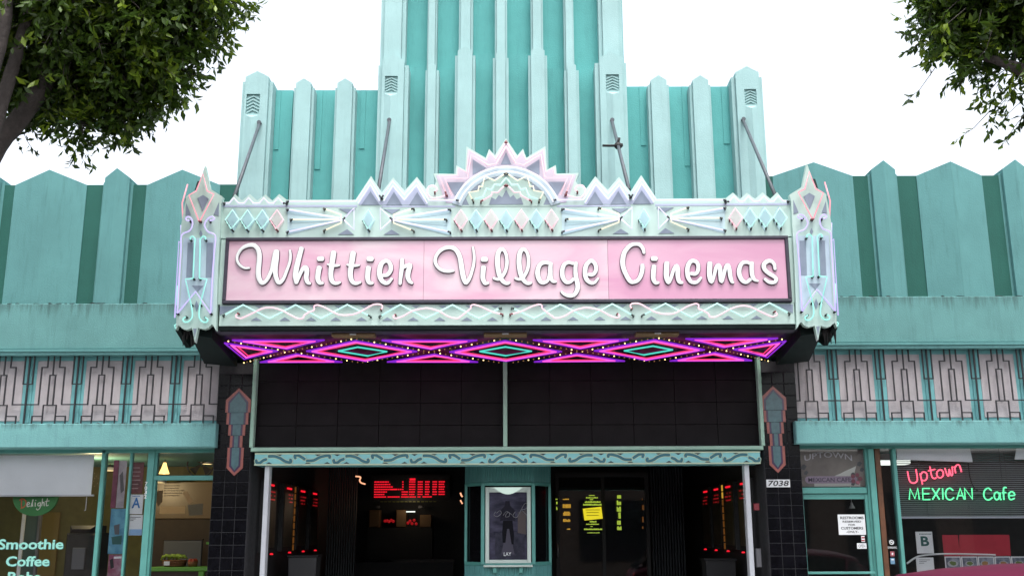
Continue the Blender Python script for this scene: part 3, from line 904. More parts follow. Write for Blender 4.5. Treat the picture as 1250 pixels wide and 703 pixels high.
# sign box: frame and pink faces
YS_ = YM-.06
sx0, sx1 = xz(275,330)[0], xz(963,330)[0]
sz1, sz0 = xz(619,290.5)[1], xz(619,370.5)[1]
ft = .036
body_z0 = xz(619,401.5)[1]
MB().box(xz(266,330)[0], xz(971,330)[0], YM+.10, -.16, body_z0+.03, xz(619,262)[1]).build('marquee_body', M['mq_dark'], mq)
MB().box(xz(268,330)[0], xz(970,330)[0], YM, YM+.10, sz0, xz(619,291)[1]-.002).build('face_panel', M['mq_mint'], mq)
fr_ = MB()
fr_.bev(sx0, sx1, YS_, YM, sz1-ft, sz1, .006); fr_.bev(sx0, sx1, YS_, YM, sz0, sz0+ft, .006)
fr_.bev(sx0, sx0+ft, YS_, YM, sz0+ft, sz1-ft, .006); fr_.bev(sx1-ft, sx1, YS_, YM, sz0+ft, sz1-ft, .006)
sfr = fr_.build('sign_frame', M['frame_dark'], mq)
m, t, o = newmat('pink acrylic sign face')
b = t.nodes.new('ShaderNodeBsdfPrincipled'); b.inputs['Roughness'].default_value = .16
g = t.nodes.new('ShaderNodeNewGeometry'); n = t.nodes.new('ShaderNodeTexNoise'); n.inputs['Scale'].default_value = 1.1; n.inputs['Detail'].default_value = 5; n.inputs['Distortion'].default_value = .8
mp = t.nodes.new('ShaderNodeMapping'); mp.inputs['Scale'].default_value = (.8, 1, 2.2)
t.links.new(g.outputs['Position'], mp.inputs[0]); t.links.new(mp.outputs[0], n.inputs['Vector'])
cr = t.nodes.new('ShaderNodeValToRGB')
cr.color_ramp.elements[0].position = .36; cr.color_ramp.elements[0].color = (.54, .30, .40, 1)
cr.color_ramp.elements[1].position = .68; cr.color_ramp.elements[1].color = (.60, .46, .51, 1)
t.links.new(n.outputs[0], cr.inputs[0]); t.links.new(cr.outputs[0], b.inputs['Base Color'])
t.links.new(b.outputs[0], o.inputs[0])
b.inputs['Emission Strength'].default_value = .04; t.links.new(cr.outputs[0], b.inputs['Emission Color'])
M['pink'] = m
m2 = m.copy(); m2.name = 'deeper pink acrylic sign face'  # deeper pink for the right-hand panel
for nd in m2.node_tree.nodes:
    if nd.type == 'VALTORGB':
        nd.color_ramp.elements[0].color = (.50, .24, .36, 1); nd.color_ramp.elements[1].color = (.55, .32, .42, 1)
M['pink_deep'] = m2
YP = YM-.035
cuts = [sx0+ft, xz(517.5,330)[0], xz(742,330)[0], sx1-ft]
for k in range(3):
    MB().bev(cuts[k]+(.0015 if k else 0), cuts[k+1]-.0015, YP, YM-.001, sz0+ft, sz1-ft, .001).build('sign_panel', M['pink_deep' if k == 2 else 'pink'], mq)

# letters, traced as pen strokes with widths (coordinates in tenth-pixels from each origin)
OR = {'A': (280,290), 'B': (390,290), 'C': (520,290), 'D': (620,300), 'E': (750,290), 'F': (840,300)}
l1 = [(830,495,34),(880,510,36),(930,480,44),(975,400,44),(992,310,44),(985,220,42),(960,160,42),(920,140,50),(885,190,60),(875,290,62),(885,390,62),(905,470,60),(940,530,52),(985,560,44),(1025,550,34)]
LET = [
 ('A', [[(240,370,26),(180,370,30),(120,330,32),(88,270,34),(100,200,36),(150,130,40),(220,95,50),(290,90,55),(340,130,58),(362,200,60),(360,300,62),(350,400,62),(355,480,60),(385,545,56),(420,548,50),(465,500,46),(510,400,44),(535,300,55),(560,200,66),(572,165,66)],
        [(575,165,64),(572,250,64),(560,350,62),(560,450,58),(585,530,54),(615,550,50),(660,500,42),(700,400,38),(735,300,36),(745,220,34),(738,155,28)]]),
 ('A', [[(880,130,60),(860,200,62),(835,300,66),(812,400,68),(805,480,62),(818,550,50)], [(818,550,44),(860,450,46),(900,375,50),(935,365,58),(945,420,60),(938,490,56),(955,545,50),(985,560,36)]]),
 ('A', [[(1093,257,64),(1137,257,64)], [(1098,365,66),(1085,430,64),(1080,500,62),(1100,550,52),(1140,555,38)]]),
 ('B', [[(170,180,68),(160,250,68),(145,350,64),(135,450,60),(150,530,56),(195,560,44),(250,545,32)], [(95,325,22),(130,332,34),(180,342,40),(240,338,26)]]),
 ('B', [[(410,185,70),(398,260,70),(385,350,66),(375,450,62),(395,530,56),(440,560,44),(500,545,32)], [(335,330,22),(370,336,34),(430,342,38),(482,336,26)]]),
 ('B', [[(597,260,64),(641,260,64)], [(597,365,64),(590,430,62),(588,500,60),(608,550,52),(648,555,38)]]),
 ('B', [[(775,462,44),(830,452,52),(868,400,54),(868,335,54),(840,290,50),(800,285,52),(757,320,60),(735,390,64),(737,470,62),(770,535,56),(830,555,48),(885,500,34)]]),
 ('B', [[(1010,265,48),(1010,330,54),(1000,420,52),(990,500,46),(985,565,40)], [(1010,370,44),(1060,345,50),(1110,335,52),(1090,400,64),(1080,470,62),(1100,530,50),(1135,555,34)]]),
 ('C', [[(340,405,26),(270,412,36),(190,395,40),(130,340,42),(110,270,42),(140,195,44),(200,140,46),(280,118,50),(350,135,56),(395,190,58),(420,260,60),(435,360,64),(450,450,64),(470,520,60),(492,555,46),(530,500,44),(560,420,40),(585,320,38),(590,220,34),(575,115,28)]]),
 ('C', [[(693,265,64),(737,265,64)], [(705,360,64),(698,430,62),(698,500,60),(722,555,50),(760,555,36)]]),
 ('C', [l1]),
 ('C', [[(a+265, b_, c) for (a, b_, c) in l1]]),
 ('D', [[(520,215,40),(460,203,48),(400,222,54),(367,290,58),(366,360,60),(395,430,56),(440,450,48),(490,420,44),(512,350,48)], [(525,215,50),(520,300,56),(525,380,52),(550,430,44),(590,440,26)]]),
 ('D', [[(800,215,40),(740,203,42),(690,232,52),(666,300,56),(673,380,56),(710,440,50),(760,443,44),(803,405,40)], [(835,205,46),(828,290,50),(835,380,56),(855,470,58),(850,540,58),(810,600,50),(750,610,46),(690,590,38),(655,560,26)]]),
 ('D', [[(985,350,40),(1040,350,48),(1080,300,48),(1075,232,50),(1040,187,48),(1000,190,52),(960,240,58),(946,310,58),(956,390,56),(1000,445,48),(1060,450,40),(1108,395,28)]]),
 ('E', [[(365,185,36),(350,130,46),(310,85,48),(250,78,46),(190,100,52),(130,170,58),(105,260,62),(108,350,60),(140,440,56),(185,520,56),(225,545,48),(290,520,50),(330,450,54),(345,380,56),(345,335,50)]]),
 ('E', [[(470,255,62),(512,255,62)], [(488,350,60),(480,430,60),(480,500,58),(505,550,48),(542,550,36)]]),
 ('E', [[(645,310,64),(640,400,64),(640,480,62),(665,550,46),(700,480,44),(730,390,46),(765,345,54),(780,400,58),(780,480,56),(800,540,50),(835,550,36)]]),
 ('E', [[(940,440,44),(1000,440,48),(1030,390,48),(1025,322,50),(990,287,50),(945,287,52),(910,330,56),(896,400,56),(906,480,54),(945,540,50),(1010,545,44),(1065,490,32)]]),
 ('F', [[(270,210,62),(265,290,62),(268,380,62),(290,445,44),(320,370,40),(345,270,48),(375,235,50),(395,280,52),(400,370,56),(412,440,46),(440,360,40),(465,260,46),(490,235,50),(510,290,54),(520,370,52),(540,435,46),(558,447,30)]]),
 ('F', [[(765,215,40),(710,197,46),(660,217,50),(632,280,54),(632,350,56),(665,420,54),(715,445,46),(765,410,44)], [(785,205,50),(782,280,54),(790,360,54),(815,410,44),(860,430,24)]]),
 ('F', [[(1070,285,36),(1060,225,44),(1020,185,48),(970,190,54),(932,232,56),(945,290,54),(1000,340,52),(1060,375,50),(1085,410,48),(1060,445,46),(1000,445,44),(945,405,38)]]),
]
for (og, strokes) in LET:
    ox, oy = OR[og]
    fc = MB(); rt_ = MB()
    for st in strokes:
        q = []
        for (u, v, wd) in (spline(st, 4) if len(st) > 2 else st):
            x, z = W(ox+u/10.04, oy+v/10.04, YP-.04).x, W(ox+u/10.04, oy+v/10.04, YP-.04).z
            q.append((x, z, wd*.94/10.04*pxm))
        brush(fc, q, YP-.018, .012)
        brush(rt_, q, YP, .020, grow=.011)
    lo = fc.build('letter', M['letter'], mq)
    rt_.build('letter_return', M['letter_side'], lo)

# bottom strip
bz1, bz0 = xz(619,371.2)[1], xz(619,397)[1]
MB().bev(xz(268,385)[0], xz(970,385)[0], YM-.01, YM+.10, bz0, bz1, .004).build('lower_panel', M['mq_mint'], mq)
MB().box(xz(268,385)[0], xz(970,385)[0], YM+.0, YM+.099, body_z0, bz0-.001).build('lower_lip', M['mq_dark'], mq)
for c in (313.2, 348, 380, 410, 441.5, 473, 504.5, 537, 570, 601):
    inset('grey_inset', [(c-6.5,391.6),(c+6.5,391.6),(c,387.4)], 'mq_grey', mq, YM-.016)
    inset('grey_inset', [(c-2,373.3),(c+9,373.3),(c+3.5,376.3)], 'mq_grey', mq, YM-.016)
inset('grey_inset', [(268.8,374),(290,374),(268.8,385)], 'mq_grey', mq, YM-.016)
neon([(273.6,387),(298.5,373.5),(330.4,390),(362.3,373.6),(393.2,390),(425,373.3),(453.2,387.6)], 'n_mint', off=.06)
neon([(463.5,388),(489.5,373.3),(520.2,389.8),(552.7,373.6),(584.6,390),(611.7,377)], 'n_mint', off=.06)
neon([(292.5,384),(290,388),(295.3,390.2),(301.8,388),(312.6,382.8),(323.4,378),(334,377.2),(346,380.6),(357,386.5),(365.6,390.3),(371.5,389.8),(373,386.5),(378.6,382.8),(385,380),(385,375.7),(389.4,374.2),(398.7,377.4),(408.4,382.8),(417,386),(428,386),(438.7,383.3),(448.4,378),(457,373.6),(465.7,373.5),(467.9,376.8),(465.7,379.5)], 'n_pink', smooth=True, off=.075, ecol='electrode_red')
neon([(483.6,385.5),(480.9,388.4),(484,390.2),(492.7,387.6),(504.7,381),(517.6,378.2),(524,378),(537,381.7),(547.9,388),(558.7,390.2),(563,387.6),(569.5,382.8),(574.9,378),(575.2,375),(579.2,373.8),(587.9,376.3),(599.8,381.7),(613.8,385.5)], 'n_pink', smooth=True, off=.075, ecol='electrode_red')

M['p_pink'] = emit('rose pylon neon', (1, .42, .50), .34); M['p_lav'] = emit('violet pylon neon', (.62, .54, 1), .34); M['p_mint'] = emit('aqua pylon neon', (.40, 1, .90), .28)
M['mq_lav_glow'] = principled('pylon painted lavender glow', (.44, .55, .63), .45, noise=.06)
# pylons at both ends
def pylon(sgn):
    pan = None
    def tr(pts):
        a = [xz(*p) for p in pts]
        return a if sgn < 0 else mir(a)
    out = [(216.5,403.5),(219,398),(221.5,399),(224,402),(229,403.5),(234,402),(236,401),(239.5,419),(243.5,401),(246,402),(251,403),(256,401),(259,397.5),(261,397),(265.4,404.5),(267.6,330),(271.5,250),(273.5,242),(258,232.5),(252,204),(242,233),(229,241.5),(223,275),(220,320)]
    base = MB().prism(tr(out), YM-.05, YM+.02).build('end_pylon', M['mq_mint'], mq)
    YY = YM-.05
    def ins(pts, mat='mq_grey'): MB().prism(tr(pts), YY-.006, YY+.001).build('grey_inset', M[mat], base)
    ins([(249.6,240),(256.6,244.6),(248.8,259.5),(242.6,244)])
    ins([(229.3,250),(234.7,264),(228.2,265)]); ins([(269,248.5),(268.6,265.4),(262.6,263.4)])
    ins([(247,282.5),(249,287),(247,291),(245,287)])
    MB().prism(tr([(226,292),(265,292),(261.5,383),(243,356),(221.5,383)]), YY-.003, YY+.001).build('lavender_field', M['mq_lav_glow'], base)  # pale field paints the glow around the lavender tubes
    ins([(231,298),(238,298),(237.3,340),(229.2,340)]); ins([(254,298),(261.6,298),(262,340),(252.8,340)])
    ins([(236,350),(250.5,350),(243,357.5)]); ins([(241.8,368),(244.3,374.7),(241.8,381.5),(239.3,374.7)])
    ins([(237.6,402),(241.8,402),(239.5,413)])
    def nt_(pts, mat, smooth=False, ec='electrode', off=.055):
        if smooth: pts = spline(pts, 4)
        q = tr(pts)
        o = MB().tube([(p[0], YY-off, p[1]) for p in q], NR*.95, 6).build('neon_tube', M[mat], base)
        for (a, b_) in ((q[0], q[1]), (q[-1], q[-2])):
            MB().tube([(a[0], YY-off-.002, a[1]), (a[0], YY+.001, a[1])], NR*1.4, 6).build('electrode', M[ec], o)
    nt_([(246.2,273),(234,242),(243,237),(251,216),(256.3,237),(264.3,241),(247.6,273)], 'p_pink', ec='electrode_red')
    nt_([(235,273),(231,272),(230.5,270),(233,268),(237,270.5),(238.5,277),(235,285),(225.3,290.5),(224.4,309),(222.8,335),(220,385)], 'p_lav', True)
    nt_([(220,385),(242.3,358.5),(260.3,385)], 'p_lav')
    nt_([(259,273),(263,272),(265,270),(262,268),(257,270.5),(253,278),(257,286),(266,291),(265,309),(263,335),(260.3,385)], 'p_lav', True)
    nt_([(236,296),(236,293),(239,292),(241.6,296),(241,302),(239.2,342.7)], 'p_mint', True)
    nt_([(239.2,342.7),(230,343.5),(237,374.7)], 'p_mint')
    nt_([(237,374.7),(238.4,388),(234,394.5),(228.5,395),(227,391.5),(230.5,389)], 'p_mint', True)
    nt_([(254,296),(254,293),(251,292),(247.6,296),(247.6,302),(246.8,342.7)], 'p_mint', True)
    nt_([(246.8,342.7),(255.8,343.5),(247.5,374.7)], 'p_mint')
    nt_([(247.5,374.7),(246.4,388),(250,394.5),(255,395.5),(257,392.5),(253.5,389.5)], 'p_mint', True)
    # outer side sheet running back towards the wall, with the same pointed head
    s = -1 if sgn < 0 else 1
    xo = xz(218.5,330)[0] if sgn < 0 else mir([xz(218.5,330)])[0][0]
    zt_, zsh, zb_ = xz(252,206)[1], xz(229,241.5)[1], xz(217,403)[1]
    mb = MB()
    ya, ym, yb = YM+.03, YM+.42, YM+.82
    prof = [(ya, zb_), (ya, zsh), (ym-.14, zsh+.10), (ym, zt_), (ym+.14, zsh+.10), (yb, zsh), (yb, zb_+.05), (ym, zb_-.12)]
    v = [(xo, y, z) for (y, z) in prof] + [(xo-s*.05, y, z) for (y, z) in prof]
    n = len(prof)
    f = [tuple(range(n)), tuple(range(2*n-1, n-1, -1))] + [(i, i+n, (i+1)%n+n, (i+1)%n) for i in range(n)]
    mb.add(v, f)
    side = mb.build('side_sheet', M['mq_dark'], base)
    for pts, mat in (([(228,224),(221.4,247),(222.5,272)], 'p_pink'), ([(220,274),(219.6,296),(217.2,294),(212.3,387)], 'p_lav'), ([(215.7,348),(215.4,372)], 'p_mint'), ([(214.5,395),(212,396.5),(213,400),(215.5,399)], 'p_mint')):
        q = tr(pts)
        MB().tube([(p[0], YM+.03+.0, p[1]) for p in q], NR, 6).build('neon_tube', M[mat], base)
    # old nest debris hanging below
    mb = MB()
    cx, cz_ = tr([(222.5, 402)])[0]
    for k in range(9):
        x = cx+random.uniform(-.05, .09)*1.0; l = random.choice([.04, .06, .09, .16])
        mb.tube([(x, YM+.15, cz_+.10), (x+.004, YM+.15, cz_-.02), (x+random.uniform(-.01,.01), YM+.15, cz_-l)], [.035, .02, .003], 5)
    mb.build('hanging_debris', M['black'], base)
pylon(-1); pylon(1)

# soffit
SZ = body_z0 + .03
def sq(px, py): p = Q(px, py, SZ); return (p.x, p.y)
fl, fr2 = xz(256,401)[0], xz(980,401)[0]
bl = X(303, 441, -.16); br = X(934, 441, -.16)
MB().zprism([(fl, YM+.101), (fr2, YM+.101), (br+.14, -.165), (bl-.14, -.165)], SZ-.001, SZ+.028).build('soffit', M['mq_soffit'], mq)
# side skirts of the soffit
for (xa_, xb_) in ((fl, bl-.14), (fr2, br+.14)):
    s = -1 if xa_ < XC else 1
    v = [(xa_, YM+.101, SZ-.10), (xb_, -.165, SZ-.10), (xb_+s*.42, -.165, SZ-.06), (xa_+s*.24, YM+.101, SZ-.06),
         (xa_, YM+.101, SZ+.3), (xb_, -.165, SZ+.3), (xb_+s*.42, -.165, SZ+.3), (xa_+s*.24, YM+.101, SZ+.3)]
    MB().add(v, [(0,3,2,1),(4,5,6,7),(0,1,5,4),(1,2,6,5),(2,3,7,6),(3,0,4,7)]).build('soffit_skirt', M['mq_dark'], mq)
yl = Q(617, 407.5, SZ-.03).y
MB().box(fl+.03, fr2-.03, YM+.102, yl, SZ-.03, SZ-.002).build('soffit_lip', M['soffit_grey'], mq)
XCs = Q(617, 420, SZ).x
def sm(pts): return [(2*XCs-p[0], p[1]) for p in pts]
def shrink(pts, d):
    """inset a convex outline by d"""
    n = len(pts); c = (sum(p[0] for p in pts)/n, sum(p[1] for p in pts)/n)
    out = []
    for i in range(n):
        a, b_, c_ = Vector(pts[i-1]), Vector(pts[i]), Vector(pts[(i+1) % n])
        e1 = (b_-a).normalized(); e2 = (c_-b_).normalized()
        n1 = Vector((-e1.y, e1.x)); n2 = Vector((-e2.y, e2.x))
        if n1.dot(Vector(c)-b_) < 0: n1 = -n1
        if n2.dot(Vector(c)-b_) < 0: n2 = -n2
        h = (n1+n2); h = h/(max(.12, h.length_squared)/2)
        l = h.length
        if l > 7: h = h*(7/l)
        q = b_+h*d
        out.append((q.x, q.y))
    return out
def sneon(pts, kinds, mirror=True):
    a = [sq(*p) for p in pts]
    for q0 in ([a, sm(a)] if mirror else [a]):
        for (d, mat, r_) in kinds:
            q = shrink(q0, d) if d else q0
            MB().tube([(p[0], p[1], SZ-.055) for p in q+[q[0]]], r_, 6).build('soffit_neon', M[mat], mq)
three = [(0, 's_pur', .010), (.05, 's_mag', .013), (.10, 's_red', .009)]
sneon([(284,409.2),(396,409.2),(351.5,420.4)], three)
sneon([(274.5,412.8),(298.5,433.2),(339,422.8)], three)
sneon([(318,436.8),(362.3,426.4),(417.5,436.6)], three)
sneon([(374.5,422.9),(434,410.0),(508.8,423.3),(447,435.6)], three)
sneon([(413.3,422.8),(437,417.9),(472.2,423.5),(449,428.9)], [(0, 's_cyan', .010)])
sneon([(466.5,409.4),(582,409.4),(526.2,420.7)], three)
sneon([(473,436.4),(530.5,426.8),(583,436.6)], three)
c0 = [sq(549,424), sq(617,409.9)]; c0[1] = (XCs, c0[1][1]); cb = sq(617,435.6); cb = (XCs, cb[1])
for (d, mat, r_) in three:
    q = [c0[0], c0[1], sm(c0[:1])[0], cb]; q = shrink(q, d) if d else q
    MB().tube([(p[0], p[1], SZ-.055) for p in q+[q[0]]], r_, 6).build('soffit_neon', M[mat], mq)
cc = [sq(585.7,423.3), (XCs, sq(617,417.6)[1])]; cb2 = (XCs, sq(617,428.7)[1])
MB().tube([(p[0], p[1], SZ-.055) for p in [cc[0], cc[1], sm(cc[:1])[0], cb2, cc[0]]], .010, 6).build('soffit_neon', M['s_cyan'], mq)
# chaser bulbs
bm_ = MB().ball((0,0,0), .0085, n=6, k=4).build('bulb', M['bulb'], mq); me_b = bm_.data; bpy.data.objects.remove(bm_)
bm_ = MB().ball((0,0,0), .008, n=6, k=4).build('bulb', M['bulb_dim'], mq); me_d = bm_.data; bpy.data.objects.remove(bm_)
def bulbs(pts):
    a = [Vector(sq(*p)) for p in pts]
    L_ = []; 
    for i in range(len(a)-1):
        l = (a[i+1]-a[i]).length; n = max(1, round(l/.088))
        for k in range(n): L_.append(a[i].lerp(a[i+1], (k+.5)/n))
    for i, p in enumerate(L_):
        for q in (p, Vector((2*XCs-p.x, p.y))):
            link('bulb', me_b if (i % 6) in (0, 2) else me_d, mq, loc=(q.x, q.y, SZ-.045))
bulbs([(275,411),(350,424),(440,438.3),(527,424.5),(614,409)])
bulbs([(296,439),(350,425),(432,408.6),(527,425.3),(612,438.6)])
# bronze spot boxes tucked behind the front lip
for c in (433, 617, 801):
    a, b_ = X(c-26, 404, YM+.3), X(c+26, 404, YM+.3)
    o = MB().bev(a, b_, yl-.10, yl+.06, SZ-.062, SZ-.0315, .006).build('spot_box', M['bronze'], mq)
    xm = (a+b_)/2
    MB().box(xm-.035, xm+.035, yl-.106, yl-.1005, SZ-.056, SZ-.04).build('spot_slot', M['paper'], o)
# tie rods from the tower to the marquee top
for (x0, y0, x1, y1, Yt) in ((317, 151, 286, 240, -.02), (475.5, 148, 462, 232, -.10), (747, 148, 768, 232, -.10), (907, 147, 947, 240, -.02)):
    a = P(x0, y0, Yt-.0); b_ = P(x1, y1, YM+.16)
    r_ = MB().tube([a, b_], .022, 7).build('tie_rod', M['rod'], mq)
    MB().tube([a+Vector((0,-.05,.0)), a+Vector((0,.02,.0))], .03, 8).build('rod_anchor', M['rod'], r_)
    if x0 == 747:
        c = P(756, 181, -.75)
        c = a.lerp(b_, .40)
        mb = MB(); mb.ball(c, .055, .05, .05)
        mb.tube([c, P(736, 178, c.y-.1)], .016, 6); mb.tube([c+Vector((.0,0,.02)), c+Vector((.015,-.02,.10))], .018, 6); mb.tube([c, c+Vector((.06,0,.01))], .022, 6)
        mb.build('aerial_clamp', M['black'], r_)

# ================================================================== LOBBY THINGS
# ticket booth
YB = .75
bt = thing('ticket_booth', 'teal ribbed ticket booth with a lit poster window in the dark lobby entrance', 'booth', (X(620,640,YB), YB+.5, 0))
bx = [X(567,640,YB+.3), X(589,640,YB), X(651,640,YB), X(673,640,YB+.3)]
def ribbed(z0, z1, name):
    mb = MB()
    segs = [((bx[0], YB+.33), (bx[1], YB)), ((bx[1], YB), (bx[2], YB)), ((bx[2], YB), (bx[3], YB+.33))]
    v = []
    for (a, b_) in segs:
        n = max(3, int(math.hypot(b_[0]-a[0], b_[1]-a[1])/.035))
        for i in range(n*4):
            t_ = i/(n*4); ph = t_*n*2*math.pi
            v.append((a[0]+(b_[0]-a[0])*t_, a[1]+(b_[1]-a[1])*t_+.009*math.cos(ph)))
    v.append(segs[-1][1])
    vs = [(p[0], p[1], z0) for p in v]+[(p[0], p[1], z1) for p in v]; n = len(v)
    mb.add(vs, [(i, i+1, i+1+n, i+n) for i in range(n-1)], 0, True)
    mb.box(bx[0]+.001, bx[3]-.001, YB+.36, YB+1.3, z0, z1)
    mb.build(name, M['corr'], bt)
zbs = Z(620, 688.5, YB); zbt = Z(620, 589.5, YB)
ribbed(.0, zbs, 'base'); ribbed(zbt, ZC-.01, 'header')
mid = MB().box(bx[0]+.05, bx[3]-.05, YB+.42, YB+1.28, zbs, zbt).build('booth_core', M['glass_dark'], bt)
# frames
def bar(name, a, b_, z0, z1, y0=None, mat='teal_metal', y1=None):
    return MB().bev(a, b_, y0 if y0 is not None else YB-.02, y1 if y1 is not None else YB+.05, z0, z1, .006).build(name, M[mat], bt)
for (pa, pb, dy) in ((587,591.5,0), (649,653.5,0)):
    bar('frame_post', X(pa,640,YB), X(pb,640,YB), zbs, zbt, YB-.02+dy)
for (pa, pb) in ((567,570.5), (669.5,673)):
    bar('frame_post', X(pa,640,YB+.3), X(pb,640,YB+.3), zbs, zbt, YB+.29, y1=YB+.36)
def slant(x0, y0, x1, y1, z0, z1, name, mat):
    MB().add([(x0,y0,z0),(x1,y1,z0),(x1,y1+.05,z0),(x0,y0+.05,z0),(x0,y0,z1),(x1,y1,z1),(x1,y1+.05,z1),(x0,y0+.05,z1)], [(0,3,2,1),(4,5,6,7),(0,1,5,4),(1,2,6,5),(2,3,7,6),(3,0,4,7)]).build(name, M[mat], bt)
for (z0, z1) in ((zbs-.012, zbs+.03), (zbt-.03, zbt+.012)):
    slant(bx[0], YB+.31, bx[1], YB-.02, z0, z1, 'frame_rail', 'teal_metal'); slant(bx[2], YB-.02, bx[3], YB+.31, z0, z1, 'frame_rail', 'teal_metal')
    bar('frame_rail', bx[1]+.02, bx[2]-.02, z0, z1, YB-.024)
slant(bx[0]+.02, YB+.34, bx[1], YB+.04, zbs+.03, zbt-.03, 'side_pane', 'glass_dark'); slant(bx[2], YB+.04, bx[3]-.02, YB+.34, zbs+.03, zbt-.03, 'side_pane', 'glass_dark')
pz0, pz1 = Z(620,687,YB), Z(620,594,YB); p0, p1 = X(592.5,640,YB), X(648,640,YB)
cs = MB()
for q in ((p0, p0+.05, pz0, pz1), (p1-.05, p1, pz0, pz1), (p0+.05, p1-.05, pz1-.07, pz1), (p0+.05, p1-.05, pz0, pz0+.045)): cs.bev(q[0], q[1], YB-.03, YB+.06, q[2], q[3], .006)
cs.build('poster_case', M['pale_trim'], bt)
bar('sill', p0-.02, p1+.02, zbs-.03, zbs-.004, YB-.10, 'pale_trim')
for px in (604, 636): bar('bracket', X(px-2.5,694,YB), X(px+2.5,694,YB), Z(620,699,YB), zbs-.032, YB-.06)
# poster: printed as geometry-free procedural picture
m, t, o = newmat('dark film poster print')
b = t.nodes.new('ShaderNodeBsdfPrincipled'); b.inputs['Roughness'].default_value = .5; b.inputs['Specular IOR Level'].default_value = .15
g = t.nodes.new('ShaderNodeNewGeometry'); n = t.nodes.new('ShaderNodeTexNoise'); n.inputs['Scale'].default_value = 5; n.inputs['Detail'].default_value = 6
cr = t.nodes.new('ShaderNodeValToRGB'); cr.color_ramp.elements[0].position = .35; cr.color_ramp.elements[0].color = (.008,.008,.017,1); cr.color_ramp.elements[1].position = .75; cr.color_ramp.elements[1].color = (.050,.047,.078,1)
mp = t.nodes.new('ShaderNodeMapping'); mp.inputs['Scale'].default_value = (1, 1, 2.6)
t.links.new(g.outputs['Position'], mp.inputs[0]); t.links.new(mp.outputs[0], n.inputs['Vector']); t.links.new(n.outputs[0], cr.inputs[0]); t.links.new(cr.outputs[0], b.inputs['Base Color']); t.links.new(b.outputs[0], o.inputs[0])
b.inputs['Emission Strength'].default_value = .12; t.links.new(cr.outputs[0], b.inputs['Emission Color'])
poster = MB().box(p0+.05, p1-.05, YB+.02, YB+.05, pz0+.045, pz1-.07).build('poster', m, bt)
dk = principled('poster ink', (.004,.004,.007), .6, spec=.1); dk2 = principled('poster mauve print', (.060,.056,.078), .6, spec=.1); dk3 = principled('poster tan print', (.045,.030,.030), .4)
yq = YB+.018
def pp(px, py): return (X(px,py,YB), Z(px,py,YB))
MB().prism([pp(604.5,650), pp(640.5,648), pp(640.5,684), pp(604.5,684)], yq+.0005, yq+.003).build('printed_ground', principled('poster slate print', (.034,.034,.052), .6, spec=.1, noise=.5, nscale=14), poster)
prs = MB()
prs.prism([pp(614,635), pp(625.5,635), pp(627.5,652), pp(627,664), pp(624.5,664), pp(621.5,645), pp(619,645), pp(617,662), pp(613.5,662), pp(613,650)], yq, yq+.003)
MB().prism([pp(610.5,636), pp(611.5,622), pp(616,617), pp(617,611), pp(622,611), pp(623,617), pp(628,622), pp(629,636), pp(625.5,634.6), pp(614,634.6)], yq+.0002, yq+.003).build('printed_coat', principled('poster charcoal print', (.014,.013,.022), .6, spec=.1), poster)
prs.build('printed_figure', dk, poster)
MB().prism([pp(632,625), pp(642,622), pp(642,652), pp(632,650)], yq, yq+.003).build('printed_wall', dk3, poster)
MB().prism([pp(618,645), pp(622,645), pp(628,676), pp(612,676)], yq+.00025, yq+.003).build('printed_path', dk2, poster)
# looping scribble of script across the case glass
for seg in ([(605,624),(603,628),(607,630),(612,626),(610,623),(606,626)], [(614,629),(618,624),(622,626),(621,630),(617,630),(620,625),(625,628)], [(629,624),(626,629),(631,631),(636,622),(640,615),(643,614),(645,617),(641,621),(637,622),(645,630)]):
    MB().tube([(X(a,b_,YB), YB+.008, Z(a,b_,YB)) for (a,b_) in spline(seg,4)], .0045, 5).build('script_tube', principled('grey script glass', (.14,.14,.16), .4), bt)
lettering('printed_word', 'LAY', X(615,676,YB), X(624,676,YB), Z(620,678,YB), Z(620,673.5,YB), yq, M['paper'], poster)
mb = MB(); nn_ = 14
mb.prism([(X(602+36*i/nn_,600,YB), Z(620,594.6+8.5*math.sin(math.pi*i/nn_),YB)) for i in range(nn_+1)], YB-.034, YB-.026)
mb.build('lamp_glare', emit('painted lamp glare', (.8,1,.9), .22), bt)  # glowing shape stands for a lamp reflected in the case

# red LED board above the concession stand
def redboard(Y, x0, x1, y0, y1):
    pass
YC = 7.2
lb = thing('led_board', 'red dot matrix showtimes board glowing at the back of the dark lobby', 'display', (X(500,595,YC), YC, Z(500,610,YC)))
MB().box(X(452,590,YC), X(549,590,YC), YC+.01, YC+.12, Z(500,611,YC), Z(500,579,YC)).build('board_case', M['black'], lb)
rows = 7
for r in range(rows):
    ya = 587+r*3.05; 
    z1, z0 = Z(500, ya, YC), Z(500, ya+1.45, YC)
    mb = MB()
    ends_ = [474.5, 477, 480, 484, 474, 471, 455+.0]
    x = 457.0; lim = ends_[r]
    while x < lim-1:
        wd = random.uniform(1.2, 3.2); mb.box(X(x,590,YC), X(min(x+wd,lim),590,YC), YC-.006, YC+.009, z0, z1); x += wd+.55
    if r == 3:
        x = 478
        while x < 489: mb.box(X(x,590,YC), X(x+1.8,590,YC), YC-.006, YC+.009, z0, z1); x += 2.6
    cols = [(491,492.6)] if r < 4 else [(490.5,498)]
    cols += [(499.5,507)]
    cols += [(510,516), (519,524.5), (528,533.5), (535.5,543)]
    if r == 6: cols = [(457,472), (473.5,488), (490,499), (500,508), (510,514), (516,528)]
    for (a, b_) in cols:
        x = a
        while x < b_-.6:
            wd = random.uniform(1.3, 2.6); mb.box(X(x,590,YC), X(min(x+wd,b_),590,YC), YC-.006, YC+.009, z0, z1); x += wd+.35
    mb.build('led_row', M['led'], lb, kind='stuff')
